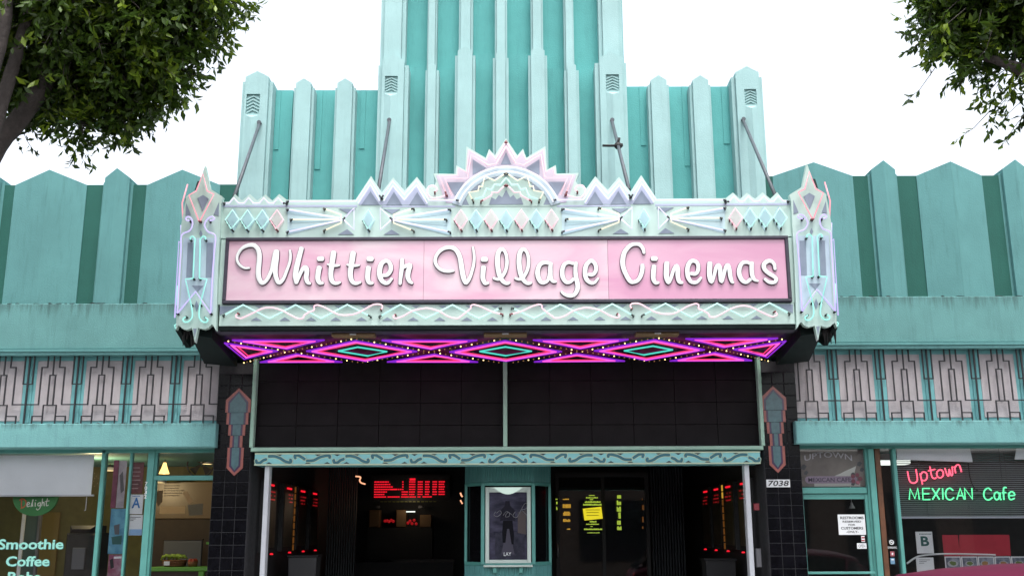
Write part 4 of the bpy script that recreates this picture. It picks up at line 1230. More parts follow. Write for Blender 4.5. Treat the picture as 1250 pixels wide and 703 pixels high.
mb = MB(); z1, z0 = Z(500,583.5,YC), Z(500,586,YC); mb.box(X(500,590,YC), X(507,590,YC), YC-.006, YC+.009, z0, z1); mb.build('led_row', M['led'], lb, kind='stuff')
mb = MB()
for k in range(14): mb.box(X(464+5*k,611,YC), X(467.5+5*k,611,YC), YC-.006, YC+.0, Z(500,612.5,YC), Z(500,611.2,YC))
mb.build('caption_row', principled('dim olive caption', (.10,.10,.02), .5), lb, kind='stuff')

cs_ = thing('concession_stand', 'dark concession counter with tan back bar boxes under the red board', 'counter', (X(500,680,6.6), 6.6, 0))
MB().box(X(430,660,6.4), X(553,660,6.4), 6.4, 6.8, 0, 1.15).build('counter', M['lobby'], cs_)
MB().box(X(428,660,6.4), X(555,660,6.4), 6.36, 6.84, 1.15, 1.2).build('counter_top', M['glass_dark'], cs_)
for (a, b_, y0, y1, mt) in ((451,464,622,643,'tan'), (484,496,622,643,'tan'), (513,527,628,643,'tan')):
    MB().bev(X(a,630,7.3), X(b_,630,7.3), 7.22, 7.5, Z(500,y1,7.2), Z(500,y0,7.2), .01).build('display_box', [principled('dim tan card', (.14,.08,.035), .7)][0], cs_)
MB().box(X(449,650,7.3), X(528,650,7.3), 7.2, 7.59, 1.0, Z(500,643.5,7.2)).build('back_shelf', M['lobby'], cs_)
for c in (460.5, 514):
    p = P(c, 620, 7.3); MB().lathe([(.001,0),(.05,.0),(.06,.02),(.05,.05),(.001,.05)], p, 14).build('round_dial', M['shop_grey'], cs_)
MB().box(X(496,624,7.3), X(507,624,7.3), 7.25, 7.27, Z(500,624.8,7.3), Z(500,623.6,7.3)).build('strip_light', M['lamp_white'], cs_)
li2 = bpy.data.lights.new('concession_lamp', 'POINT'); li2.energy = .8; li2.color = (1,.8,.55); li2.shadow_soft_size = .08
lo2 = bpy.data.objects.new('concession_lamp', li2); COL.objects.link(lo2); lo2.location = P(500, 617, 6.95)
for c in (475, 503):
    mb = MB()
    for k in range(5): mb.ball((X(c-5+2.5*k,637,7.25), 7.25, Z(500,637+random.uniform(-3,3),7.25)), .03, n=6, k=4)
    mb.build('snack_packets', M['led_dim'], cs_, kind='stuff')

for (pts, lab) in (([(434,581),(440,582),(439,586),(441,589),(446,590.5)], 'peach reflection squiggle modelled left of the red showtimes board'), ([(562,601),(563,604),(564.5,606)], 'short peach reflection stroke left of the ticket booth, upper of two'), ([(562,610),(563.5,613),(564.5,614.5)], 'short peach reflection stroke left of the ticket booth, lower of two')):
    MB().tube([P(a,b_,3.2) for (a,b_) in spline(pts,4)], .012, 6).build('reflected_squiggle', M['peach'], None, lab, 'reflection', 'peach reflection strokes in the lobby')  # glowing strokes modelled in place of neon reflections

# poster cases along the lobby side walls with red led strips and lamps
def wallcase(Y, side, lab, bright):
    x = lx0 if side < 0 else lx1
    s = 1 if side < 0 else -1
    z0, z1 = 1.42, 2.36
    t_ = thing('poster_case', lab, 'display case', (x, Y, z0), 'poster cases on the lobby side walls')
    MB().box(x, x+s*.06, Y-.36, Y+.36, z0, z1).build('case', M['black'], t_)
    MB().box(x+s*.061, x+s*.066, Y-.30, Y+.30, z0+.06, z1-.12).build('poster', principled('dim poster print', (.05,.035,.02), .4, noise=.8, nscale=9), t_)
    mb = MB()
    for k in range(6): mb.box(x+s*.061, x+s*.075, Y-.18+.05*k, Y-.18+.05*k+.036, z1-.075, z1-.05)
    mb.build('led_strip', M['led'], t_, kind='stuff')
    mb = MB()
    for k in range(3):
        for j in range(6):
            if random.random() < .7: mb.box(x+s*.061, x+s*.07, Y-.20+.07*j, Y-.20+.07*j+.045, z1-.16-.05*k, z1-.14-.05*k)
    mb.build('led_caption', M['led_dim'], t_, kind='stuff')
    mb = MB(); mb.lathe([(.001,0),(.015,0),(.024,-.011),(.022,-.022),(.001,-.022)], (x+s*.10, Y, z0-.01), 10); mb.build('lamp', M['led'], t_)
    return t_
for i, (Y, l) in enumerate(((.95,'nearest of the dark poster cases on the left lobby wall with red strip'), (2.1,'second dark poster case from the street on the left lobby wall'), (3.1,'third dark poster case from the street on the left lobby wall'), (4.1,'farthest dark poster case on the left lobby wall'))):
    wallcase(Y, -1, l, i)
for i, (Y, l) in enumerate(((1.0,'nearest of the dark poster cases on the right lobby wall with red strip'), (2.0,'second dark poster case from the street on the right lobby wall'), (2.9,'third dark poster case from the street on the right lobby wall beside amber strip'), (3.8,'farthest dark poster case on the right lobby wall'))):
    wallcase(Y, 1, l, i)
# amber vertical film-strip light
st_ = thing('amber_strip', 'tall amber lit film strip on the right lobby wall', 'sign', (lx1, 2.45, 1.4))
for k in range(9):
    MB().box(lx1-.05, lx1-.03, 2.37, 2.53, 1.42+.105*k, 1.42+.105*k+.085).build('strip_cell', M['amber_lit'] if k > 6 else M['amber_dim'], st_)
MB().box(lx1-.029, lx1, 2.34, 2.56, 1.38, 2.42).build('backing', M['black'], st_)
st2 = thing('amber_strip', 'dim amber film strip on the left lobby wall', 'sign', (lx0, 2.6, 1.4))
for k in range(9):
    MB().box(lx0+.03, lx0+.05, 2.55, 2.63, 1.42+.105*k, 1.42+.105*k+.085).build('strip_cell', M['amber_dim'], st2)
MB().box(lx0, lx0+.029, 2.5, 2.68, 1.38, 2.42).build('backing', M['black'], st2)

# podiums
for (pa, pb, Y, lab) in ((352,386,1.4,'grey pedestal bin standing by the left lobby wall'), (862,898,1.4,'dark pedestal bin standing by the right lobby wall')):
    a, b_ = X(pa,690,Y), X(pb,690,Y); zt = Z(620,679,Y) if pa < 600 else Z(620,685,Y)
    t_ = thing('pedestal_bin', lab, 'bin', ((a+b_)/2, Y, 0))
    cx, cy, rr = (a+b_)/2, Y+.17, (b_-a)/2
    mb = MB(); v = [(a+.03,Y+.02,0),(b_-.03,Y+.02,0),(b_-.03,Y+.32,0),(a+.03,Y+.32,0),(a,Y,zt),(b_,Y,zt),(b_,Y+.34,zt),(a,Y+.34,zt)]
    mb.add(v, [(0,3,2,1),(4,5,6,7),(0,1,5,4),(1,2,6,5),(2,3,7,6),(3,0,4,7)])
    mb.build('body', principled('charcoal bin', (.03,.03,.033), .6) if pa < 600 else M['lobby'], t_)
    MB().bev(a-.02, b_+.02, Y-.02, Y+.36, zt+.001, zt+.03, .008).build('lid', M['lobby'], t_)

# glass doors at the right rear with lit notices
YD = 4.0
gd = thing('glass_door', 'black framed glass doors at the lobby rear right of the ticket booth', 'door', (X(733,690,YD), YD, 0))
for px in (679, 735, 789):
    MB().box(X(px,640,YD), X(px+4,640,YD), YD, YD+.06, 0, Z(733,582,YD)).build('door_frame', M['black'], gd)
MB().box(X(679,640,YD), X(793,640,YD), YD-.004, YD+.064, Z(733,582,YD)+.001, Z(733,577,YD)).build('door_frame', M['black'], gd)
for (a, b_) in ((683,735), (739,789)):
    MB().box(X(a,640,YD), X(b_,640,YD), YD+.025, YD+.035, .05, Z(733,582,YD)).build('door_pane', M['glass'], gd)
MB().tube([P(681,663,YD-.06), P(681,680,YD-.06)], .012, 6).build('handle', M['alloy'], gd)
def words(name, lab, rows_, Y, mat, group=None):
    """rows of lit, unreadable lettering strokes; rows_: (x0,x1,y0,y1)"""
    t_ = thing(name, lab, 'notice', P((rows_[0][0]+rows_[0][1])/2, rows_[-1][3], Y), group)
    for (x0, x1, y0, y1) in rows_:
        mb = MB(); x = x0
        while x < x1-.4:
            wd = random.uniform(.7, 1.5); h = random.choice([0, 0, .25])*(y1-y0)
            mb.box(X(x,y0,Y), X(min(x+wd,x1),y0,Y), Y-.004, Y+.004, Z(x,y1,Y), Z(x,y0+h,Y)); x += wd+.35
        mb.build('text_row', M[mat], t_, kind='stuff')
    return t_
n1 = words('door_notice', 'lit yellow green lettered notice with a yellow paper taped across, on the glass door', [(719,726,603.5,604.8),(715.5,730.5,606.3,607.8),(720,724,608.8,610),(714,733,611.2,613.2),(712,735,614.4,616.6),(720,728,635.2,637.2),(715.5,731,638.6,640),(721,724,641.5,642.6),(713,735,644.6,646.4),(717,732,649.3,650.3)], 3.94, 'green_lit')
v = [P(711.5,620.5,3.925), P(734,618,3.925), P(735.8,632.5,3.925), P(713.5,634.8,3.925)]
MB().prism([(q.x, q.z) for q in v], 3.925, 3.935).build('taped_paper', M['yellow_lit'], n1)
mb = MB()
for (x0, x1, y0) in ((715,732,621.6),(716,731,624.8),(716,731,628.3)): mb.box(X(x0,y0,3.92), X(x1,y0,3.92), 3.922, 3.9245, Z(x0,y0+.7,3.92), Z(x0,y0,3.92))
mb.build('printed_lines', principled('olive print', (.30,.24,.01), .6), n1, kind='stuff')
n2 = words('door_notice', 'small amber lettered notice with three words left on the glass door', [(687,695,608.2,609.6),(687,697,615,619.6),(687.5,696,624,629),(687.5,696,633,636.5),(692,696,644.6,646)], 3.94, 'amber_lit')
words('door_notice', 'thin column of yellow green letters at the far left of the glass door', [(678,680.5,608,609.5),(679,681,612,615),(679,680.5,618,622)], 3.90, 'green_lit')
words('door_notice', 'narrow reflected strip of yellow green lettering on the right glass door', [(753.5,758,604,608),(753,758,610.5,616),(753,758,618,624),(755,758,625,632.5),(753.5,758,635,640),(753.5,758.5,642,646.5)], 3.94, 'green_lit')
words('door_notice', 'dim thin amber strip of letters at the right edge of the glass door', [(783.5,785,608,610),(784,786,614,622),(784,786,628,637),(784,785.5,642,645)], 3.94, 'amber_dim')
# fire call point on the right pier return
fc_ = MB().bev(X(921,618,-.02), X(927.5,618,-.02), .0, .06, Z(924,622.5,-.0), Z(924,614,0), .006).build('call_point', principled('dull red plastic', (.20,.02,.03), .5), None, 'small red call point box beside the white right gate jamb', 'alarm box')
dr = MB().bev(X(922,660,0), X(928.5,660,0), .0, .07, Z(924,692,0), Z(924,669,0), .008).build('letter_box', M['shop_grey'], None, 'small grey metal box below the red call point', 'box')

# house number plate
hp = thing('house_number', 'white plate reading 7038 on the black tiled pier', 'number plate', P(950,590,-.08))
za, zb2 = Z(950,594.3,-.08), Z(950,585,-.08)
MB().bev(X(935.8,590,-.08), X(964.4,590,-.08), -.082, -.063, za, zb2, .002).build('plate', M['paper'], hp)
lettering('digits', '7038', X(937.5,590,-.08), X(963,590,-.08), za+.015, zb2-.012, -.0835, M['ink'], hp, offset=.012, shear=.18)

# ================================================================== LEFT SHOP
YG = .16
zgl = zLbm
def fbox(name, par, pa, pb, ya, yb_, Y0, Y1, mat, yref=625):
    return MB().bev(X(pa,yref,Y0), X(pb,yref,Y0), Y0, Y1, Z(150,yb_,Y0) if yb_ is not None else 0, Z(150,ya,Y0) if ya is not None else zgl, .005).build(name, M[mat], par)
XS0 = X(266,600,.1)
# room shell
rm = MB()
rm.box(XL0, XS0-.02, 3.6, 3.7, 0, 2.95)
rm.build('interior_wall', M['olive'], smo)
MB().box(XL0, XS0-.02, .45, 3.6, 2.95, 3.05).build('interior_ceiling', M['shop_dark'], smo)
MB().box(XL0, XS0-.02, .12, 3.6, -.019, .004).build('interior_floor', M['brown'], smo)
MB().box(XL0-.1, XL0, 0, 3.7, 0, 2.95).build('interior_wall', M['olive'], smo)
MB().box(XS0-.02, lx0-.31, .46, 3.7, 0, zgl).build('interior_wall', M['brown'], smo)
mb = MB(); mb.box(XL0, XS0-.02, .3, .45, 2.8, zgl+.1); mb.build('window_head', M['teal_metal'], smo)
# storefront framing
fbox('mullion', smo, 118.2, 122.8, None, None, YG-.05, YG+.05, 'teal_metal')
fbox('mullion', smo, 153.2, 156, None, None, YG-.04, YG+.04, 'teal_metal')
fbox('door_post', smo, 175.5, 183.5, None, None, YG-.06, YG+.06, 'teal_metal')
fbox('door_post', smo, 184, 187.2, None, None, YG-.03, YG+.05, 'teal_metal')
MB().bev(X(187.4,583,YG), XS0, YG-.04, YG+.05, Z(220,586,YG), Z(220,580.3,YG), .005).build('transom_bar', M['teal_metal'], smo)
MB().bev(X(-400,550,YG), XS0, YG-.05, YG+.06, zgl-.045, zgl+.02, .005).build('head_bar', M['teal_metal'], smo)
MB().bev(X(-400,550,YG), X(118,640,YG), YG-.05, YG+.06, 0, .55, .01).build('bulkhead', M['teal_metal'], smo)
for (pa, pb) in ((-260,-142), (-140,-3),):
    pass
for (pa, pb, z0) in ((-160,118,.55), (123,153,.1), (156.3,175.3,.1)):
    MB().box(X(pa,625,YG), X(pb,625,YG), YG-.003, YG+.003, z0, zgl-.046).build('window_pane', M['glass'], smo)
MB().box(X(187.5,565,YG), XS0, YG-.003, YG+.003, Z(220,580,YG), zgl-.046).build('transom_pane', M['glass'], smo)
# vertical number on the door post
for i, ch in enumerate('7032'):
    lettering('post_digit', ch, X(178.2,600,YG), X(181.4,600,YG), Z(180,592.5+5.2*i,YG), Z(180,588+5.2*i,YG), YG-.0615, M['paper'], smo, offset=.01)

# roller blind
rb = thing('roller_blind', 'white roller blind half lowered in the smoothie shop window', 'blind', (X(40,580,.25), .25, Z(40,604,.25)))
zb_ = Z(60,604,.28)
MB().box(X(-150,580,.28), X(115.5,580,.28), .215, .219, zb_, zgl-.06).build('fabric', M['fabric_blind'], rb)
MB().bev(X(-150,603,.28), X(117,603,.28), .205, .23, zb_-.02, zb_+.004, .004).build('bottom_rail', M['white_paint'], rb)
MB().tube([(X(106,606,.27), .27, zb_-.02), (X(106,606,.27), .27, Z(106,622,.27)), (X(103,622,.27), .27, Z(103,622.5,.27))], .006, 5).build('pull_cord', M['white_paint'], rb)
# oval sign
os_ = thing('oval_sign', 'green oval shop sign with script lettering hung below the white blind', 'sign', P(44,606,.33))
c = P(43.5,606,.33); rx = (X(71,606,.33)-X(16,606,.33))/2; rz = abs(Z(44,629.5,.33)-Z(44,606,.33))
MB().prism([(c.x+rx*math.cos(2*math.pi*k/36), c.z+rz*math.sin(2*math.pi*k/36)) for k in range(36)], .33, .36).build('board', M['leafsign'], os_)
def stroke_on(strokes, Y, wpx, mat, par, name, t=.004):
    mb = MB(); u = X(101,610,Y)-X(100,610,Y)
    for s_ in strokes:
        q = [(X(a,b_,Y), Z(a,b_,Y), wpx*u) for (a, b_) in (spline(s_,3) if len(s_) > 2 else s_)]
        brush(mb, q, Y+.001, t)
    return mb.build(name, M[mat], par)
# logo script "Delight": coordinates from the photograph
stroke_on([[(26.6,609.5),(26.2,614.5),(26.4,620)], [(24.2,610),(27.5,608.4),(31,610.5),(31.8,614),(29.8,618),(25.6,620.2)]], .328, 1.25, 'sign_orange', os_, 'logo_letter')
stroke_on([[(33,616),(36,614.5),(35,612.5),(33,614.5),(33.5,618),(36.5,617)], [(38,618),(40.5,609),(39.5,614),(40,617.5)], [(43,613),(43,617.5)], [(43.6,610.2),(43.8,610.6)],
           [(49,613),(46.5,614),(46.5,617),(49,616),(49.3,612.5),(49,619),(46,622),(44.5,620.5)], [(52,608.5),(51,617)], [(51.5,614),(53.5,612.5),(54,617)], [(58,608),(56.5,614),(57,617),(59,616)], [(55.2,611.8),(60,610.8)]], .328, 1.0, 'sign_white', os_, 'logo_script')
# window lettering
wl = thing('window_lettering', 'mint slab lettering Smoothie Coffee Boba on the left shop window', 'lettering', P(38,690,YG-.01))
def slab(body, x0, x1, y0, y1):
    Y = YG-.006
    lettering('lettering_shadow', body, X(x0+.9,660,Y), X(x1+.9,660,Y), Z(40,y1+.7,Y), Z(40,y0+.7,Y), Y+.0, M['vinyl_dark'], wl, offset=.035, depth=.0008)
    lettering('lettering_row', body, X(x0,660,Y), X(x1,660,Y), Z(40,y1,Y), Z(40,y0,Y), Y-.002, M['vinyl_mint'], wl, offset=.024, depth=.0008)
slab('Smoothie', -1.5, 78, 657.5, 670); slab('Coffee', 10, 63, 678.3, 690.8); slab('Boba', 14, 55, 697.5, 710)
# interior things of the left shop
for (pa, pb, ya, yb2, Yi, lab, mat) in ((48,70,625,703,3.55,'x','tan'),):
    MB().box(X(pa,660,Yi), X(pb,660,Yi), Yi, Yi+.04, 0, Z(60,ya,Yi)).build('wall_stripe', principled('ochre wall stripe', (.22,.16,.04), .8), smo)
mi = thing('standing_mirror', 'tall narrow framed glass panel behind the shop window lettering', 'panel', P(37,660,2.2))
for (pa, pb) in ((25,29), (45,48)): MB().box(X(pa,650,2.2), X(pb,650,2.2), 2.2, 2.26, 0, Z(37,620,2.2)).build('frame_bar', M['white_paint'] if pa == 25 else M['shop_grey'], mi)
MB().box(X(29,650,2.2), X(45,650,2.2), 2.22, 2.23, 0, Z(37,620,2.2)).build('panel', principled('grey green pane', (.06,.09,.08), .15), mi)
cfe = thing('coffee_machine', 'dark drinks machine standing inside the smoothie shop window', 'machine', (X(100,680,1.6), 1.6, 0))
MB().bev(X(80,660,1.5), X(117,660,1.5), 1.5, 2.0, 0, Z(98,650,1.5), .03).build('cabinet', M['shop_dark'], cfe)
MB().bev(X(84,645,1.5), X(115,645,1.5), 1.5, 1.95, Z(98,650,1.5)+.002, Z(98,641,1.5), .05).build('hood', M['black'], cfe)
MB().bev(X(88,685,1.5), X(104,685,1.5), 1.47, 1.499, Z(98,695,1.5), Z(98,668,1.5), .01).build('panel', M['shop_grey'], cfe)

def sheet(name, lab, cat, x0, x1, y0, y1, Y, mat, group=None, th=.003, tilt=0.0):
    t_ = thing(name, lab, cat, P((x0+x1)/2, y1, Y), group)
    a, b_, z0, z1 = X(x0,(y0+y1)/2,Y), X(x1,(y0+y1)/2,Y), Z((x0+x1)/2,y1,Y), Z((x0+x1)/2,y0,Y)
    d = tilt*(b_-a)
    MB().prism([(a, z0-d), (b_, z0+d), (b_, z1+d), (a, z1-d)], Y, Y+th).build('sheet', M[mat] if isinstance(mat, str) else mat, t_)
    return t_, a, b_, z0, z1
def printm(name, c1, c2, sc=8, zs_=1.0):
    m, t, o = newmat(name)
    b = t.nodes.new('ShaderNodeBsdfPrincipled'); b.inputs['Roughness'].default_value = .5
    g = t.nodes.new('ShaderNodeNewGeometry'); n = t.nodes.new('ShaderNodeTexNoise'); n.inputs['Scale'].default_value = sc; n.inputs['Detail'].default_value = 5
    mp = t.nodes.new('ShaderNodeMapping'); mp.inputs['Scale'].default_value = (1, 1, zs_)
    cr = t.nodes.new('ShaderNodeValToRGB'); cr.color_ramp.elements[0].position = .4; cr.color_ramp.elements[0].color = (*c1,1); cr.color_ramp.elements[1].position = .62; cr.color_ramp.elements[1].color = (*c2,1)
    t.links.new(g.outputs['Position'], mp.inputs[0]); t.links.new(mp.outputs[0], n.inputs['Vector']); t.links.new(n.outputs[0], cr.inputs[0]); t.links.new(cr.outputs[0], b.inputs['Base Color']); t.links.new(b.outputs[0], o.inputs[0])
    return m
YW = YG+.02
def motif(par, pts, Y, mat, name='printed_motif'):
    q = [(X(a,b_,Y), Z(a,b_,Y)) for (a,b_) in pts]
    MB().prism(q, Y-.002, Y+.0005).build(name, M[mat] if isinstance(mat, str) else mat, par)
mat_mag = printm('magenta poster print', (.12,.015,.05), (.20,.04,.09)); mat_wp = printm('pale poster print', (.30,.27,.30), (.44,.40,.42)); mat_bl = printm('blue poster print', (.05,.20,.32), (.12,.34,.46)); mat_pk = printm('pink poster print', (.22,.05,.10), (.36,.24,.30))
s1 = sheet('poster', 'narrow magenta poster in the smoothie shop window', 'poster', 137, 143.2, 561.5, 619.5, YW, mat_mag)
s2 = sheet('poster', 'tall pale drinks poster beside the magenta strip', 'poster', 143.6, 153, 562, 619.5, YW, mat_wp)
motif(s2[0], [(146,580),(150,575),(151.5,598),(147.5,602)], YW, 'shop_grey', 'printed_drink')
s3 = sheet('poster', 'light blue poster with dark cups below the pale poster', 'poster', 133.5, 152.8, 620.5, 675.5, YW, mat_bl)
motif(s3[0], [(139,641),(146,639),(145.5,652),(140,652)], YW, 'shop_grey', 'printed_cup'); motif(s3[0], [(136,655),(149,653),(148,664),(137,664)], YW, 'ink_green', 'printed_cup')
s4 = sheet('poster', 'pink poster at the bottom below the blue poster', 'poster', 131, 151.5, 676.5, 725, YW, mat_pk)
motif(s4[0], [(134,683),(138,681),(139,692),(135,694)], YW, 'ink', 'printed_cup'); motif(s4[0], [(139,679),(148.5,678.5),(148.5,681),(139,681.5)], YW, 'paper', 'printed_caption')
s5 = sheet('poster', 'dark red lettered poster above the letter grade card', 'poster', 159.8, 174.8, 564, 602, YW, principled('dark red poster print', (.14,.03,.035), .5, noise=.6, nscale=14))
mb = MB()
for k in range(6): mb.box(X(160.5,570+5*k,YW), X(160.5+random.uniform(9,13.5),570,YW), YW-.002, YW+.0005, Z(167,571.3+5*k,YW), Z(167,570+5*k,YW))
mb.build('printed_lines', principled('pale rose print', (.30,.20,.20), .5), s5[0], kind='stuff')
g1 = sheet('grade_card', 'white letter grade card with a blue A in the left shop window', 'card', 158.2, 174.3, 603.2, 627, YW, 'paper')
lettering('grade_letter', 'A', X(161.2,613,YW), X(171.5,613,YW), Z(166,619.8,YW), Z(166,607,YW), YW-.001, M['ink_blue'], g1[0], offset=.02)
mb = MB()
for x in np.arange(162, 171, 1.6): mb.box(X(x,604.8,YW), X(x+1.0,604.8,YW), YW-.002, YW+.0005, Z(166,605.8,YW), Z(166,604.6,YW))
mb.build('printed_caption', M['ink_blue'], g1[0], kind='stuff')
g2 = sheet('permit_card', 'white printed permit with a blue foot below the blue A card', 'card', 157.6, 173.6, 628, 653, YW, 'paper')
mb = MB()
for (y, x1) in ((630.5,172),(632.5,166),(634.5,163)): mb.box(X(159,y,YW), X(x1,y,YW), YW-.002, YW+.0005, Z(166,y+.7,YW), Z(166,y,YW))
mb.build('printed_lines', M['shop_grey'], g2[0], kind='stuff')
MB().box(X(157.7,648,YW), X(173.4,648,YW), YW-.002, YW+.0005, Z(166,652.8,YW), Z(166,645.5,YW)).build('blue_foot', principled('pale blue print', (.25,.42,.66), .6), g2[0])

# lamps in the left shop
for i, (px, py, Yi, lab) in enumerate(((151,559,2.2,'recessed warm ceiling light above the pale poster'), (134,574,2.9,'recessed warm ceiling light left of the magenta poster'), (227,556.5,1.7,'recessed warm ceiling light above the transom of the open door'), (195,588.5,3.0,'small warm light under the transom bar of the open door'), (253,566,2.6,'dim small ceiling light at right above the open door'))):
    p = P(px, py, Yi)
    t_ = thing('ceiling_light', lab, 'light', p, 'warm ceiling lights in the smoothie shop')
    MB().lathe([(.001,0),(.07,0),(.075,.02),(.08,.04),(.001,.04)], p, 12).build('lamp_disc', M['lamp_warm'], t_)
    MB().lathe([(.081,-.004),(.10,-.004),(.10,.045),(.081,.045)], p, 12).build('trim_ring', M['white_paint'], t_)
    MB().box(p.x-.006, p.x+.006, p.y-.006, p.y+.006, p.z+.046, 2.95).build('stem', M['black'], t_)
p = P(200.3,578,1.9)
t_ = thing('pendant_lamp', 'glowing bell shaped pendant lamp above the open shop door', 'lamp', p)
MB().lathe([(.02,.16),(.028,.13),(.04,.09),(.06,.04),(.075,0)], p, 14).build('shade', emit('amber glass shade', (1,.62,.18), .9), t_)
MB().ball((p.x, p.y, p.z+.03), .035, n=8, k=6).build('bulb', M['bulb'], t_)
MB().tube([(p.x,p.y,p.z+.16), (p.x,p.y,2.95)], .006, 5).build('cord', M['black'], t_)
li = bpy.data.lights.new('shop_lamp', 'POINT'); li.energy = 13; li.color = (1,.75,.4); li.shadow_soft_size = .1
lo = bpy.data.objects.new('shop_lamp', li); COL.objects.link(lo); lo.location = (p.x-.9, 1.6, 2.4)
fan = thing('wall_fan', 'dark round fan behind the transom glass of the open door', 'fan', P(245,566,2.4))
p = P(245,566,2.4); mb = MB()
mb.tube([(p.x+.2*math.cos(2*math.pi*k/20), 2.4, p.z+.2*math.sin(2*math.pi*k/20)) for k in range(21)], .012, 5); mb.build('guard', M['shop_dark'], fan)
mb = MB()
for k in range(4):
    a = k*math.pi/2+.4; mb.prism([(p.x, p.z), (p.x+.18*math.cos(a), p.z+.18*math.sin(a)), (p.x+.18*math.cos(a+.7), p.z+.18*math.sin(a+.7))], 2.42+.006*k, 2.425+.006*k)
mb.build('blades', M['shop_dark'], fan)
MB().tube([(p.x,2.4,p.z+.2),(p.x,2.4,2.95)], .012, 5).build('stem', M['shop_dark'], fan)
# menu board
Yi = 3.3
mn = thing('menu_board', 'tan backlit menu board on the wall seen through the open shop door', 'menu board', P(226,632,Yi))
a, b_ = X(186,610,Yi), X(275,610,Yi)
MB().bev(a, b_, Yi, Yi+.06, Z(226,632.5,Yi), Z(226,588,Yi), .006).build('board', emit('amber lit menu panel', (.30,.18,.075), .05, 0), mn)
for (q, mt) in (([(190,599),(199,598),(198,612),(193,618),(191,612)], 'brown'), ([(223,601),(228,599),(236,612),(231,615)], 'sign_white'), ([(229,616),(248,614),(247,628),(231,629)], 'shop_grey')):
    qq = [(X(x_,y_,Yi), Z(x_,y_,Yi)) for (x_,y_) in q]; MB().prism(qq, Yi-.003, Yi+.001).build('printed_picture', M[mt] if mt != 'sign_white' else principled('beige print', (.35,.25,.18), .6), mn)
MB().box(X(195,622,Yi), X(226,622,Yi), Yi-.003, Yi+.001, Z(226,626.5,Yi), Z(226,617.5,Yi)).build('price_strip', principled('pale price strip', (.42,.30,.20), .6), mn)
mb = MB()
for k in range(5): mb.box(X(200,592+3*k,Yi), X(222+random.uniform(-5,5),592,Yi), Yi-.002, Yi+.001, Z(210,593+3*k,Yi), Z(210,592+3*k,Yi))
mb.build('printed_lines', M['brown'], mn, kind='stuff')
MB().box(X(186,690,3.4), X(275,690,3.4), 3.35, 3.59, 0, Z(226,633,3.35)).build('service_wall', M['brown'], smo)
sp = thing('counter_screen', 'plain grey panel standing behind the green counter', 'panel', P(222,690,2.6))
MB().bev(X(199,675,2.6), X(246,675,2.6), 2.6, 2.64, .9, Z(222,659,2.6), .01).build('panel', M['shop_grey'], sp)
MB().bev(X(198,675,2.6), X(247,675,2.6), 2.59, 2.65, Z(222,659,2.6)+.001, Z(222,657.5,2.6), .004).build('top_rail', M['brown'], sp)
MB().box(X(205,690,2.6), X(240,690,2.6), 2.641, 2.8, 0, .899).build('foot', M['brown'], sp)
Yi = 1.9
gc = thing('green_counter', 'apple green painted counter with a tall green end post', 'counter', P(224,720,Yi))
zc = Z(224,691.5,Yi)
MB().bev(X(184,693,Yi), X(254,693,Yi), Yi, Yi+.4, zc-.06, zc, .008).build('counter_top', M['green_paint'], gc)
MB().bev(X(254.2,690,Yi), X(262,690,Yi), Yi-.02, Yi+.42, 0, Z(258,664,Yi), .008).build('end_post', M['green_paint'], gc)
MB().bev(X(252,665,Yi), X(263,665,Yi), Yi-.03, Yi+.43, Z(258,664,Yi)+.001, Z(258,661,Yi), .006).build('post_cap', M['green_paint'], gc)
MB().box(X(186,700,Yi), X(253,700,Yi), Yi+.04, Yi+.36, 0, zc-.061).build('cabinet', M['brown'], gc)
MB().bev(X(242,700,Yi), X(249,700,Yi), Yi+.0, Yi+.039, .3, zc-.062, .006).build('cabinet_rail', M['green_paint'], gc)
bs = thing('fruit_basket', 'wicker basket heaped with green bananas on the green counter', 'basket', P(209,691,Yi+.15))
c = P(209,691.5,Yi+.05); c.z = zc+.002; hw = (X(224,690,Yi)-X(194,690,Yi))/2
mb = MB(); mb.lathe([(.001,.0),(hw*.8,.0),(hw*.95,.05),(hw,.09),(hw*.94,.09),(hw*.9,.05)], (c.x, Yi+.19, c.z), 18); 
for k in range(3): mb.tube([(c.x+hw*(.9+.04*k)*math.cos(2*math.pi*j/18), Yi+.19+hw*(.9+.04*k)*math.sin(2*math.pi*j/18), c.z+.02+.03*k) for j in range(19)], .009, 5)
mb.build('basket', M['wicker'], bs)
for k in range(7):
    x = c.x-hw*.7+hw*1.4*k/6; mb = MB()
    mb.tube([(x-.06, Yi+.14+.03*(k%3), c.z+.09), (x-.03, Yi+.13, c.z+.14+.02*(k%2)), (x+.03, Yi+.13, c.z+.15), (x+.07, Yi+.15, c.z+.11)], [.008,.02,.02,.008], 7)
    mb.build('banana', M['banana'], bs)
MB().bev(X(200,687,Yi), X(207,687,Yi), Yi+.0, Yi+.004, c.z+.02, c.z+.075, .001).build('price_tag', M['paper'], bs)
b2 = thing('fruit_basket', 'smaller wicker bowl of red fruit right of the banana basket', 'basket', P(231,691,Yi+.15))
c = P(231,691,Yi); c.z = zc+.002; hw = (X(238,690,Yi)-X(225,690,Yi))/2
mb = MB(); mb.lathe([(.001,0),(hw*.8,0),(hw,.07),(hw*.92,.07),(hw*.8,.02)], (c.x, Yi+.16, c.z), 14); mb.build('basket', M['wicker'], b2)
for k in range(5): mb = MB(); mb.ball((c.x+hw*.5*math.cos(k*1.3), Yi+.16+hw*.5*math.sin(k*1.3), c.z+.075), .035, n=8, k=6); mb.build('fruit', M['red_fruit'], b2)

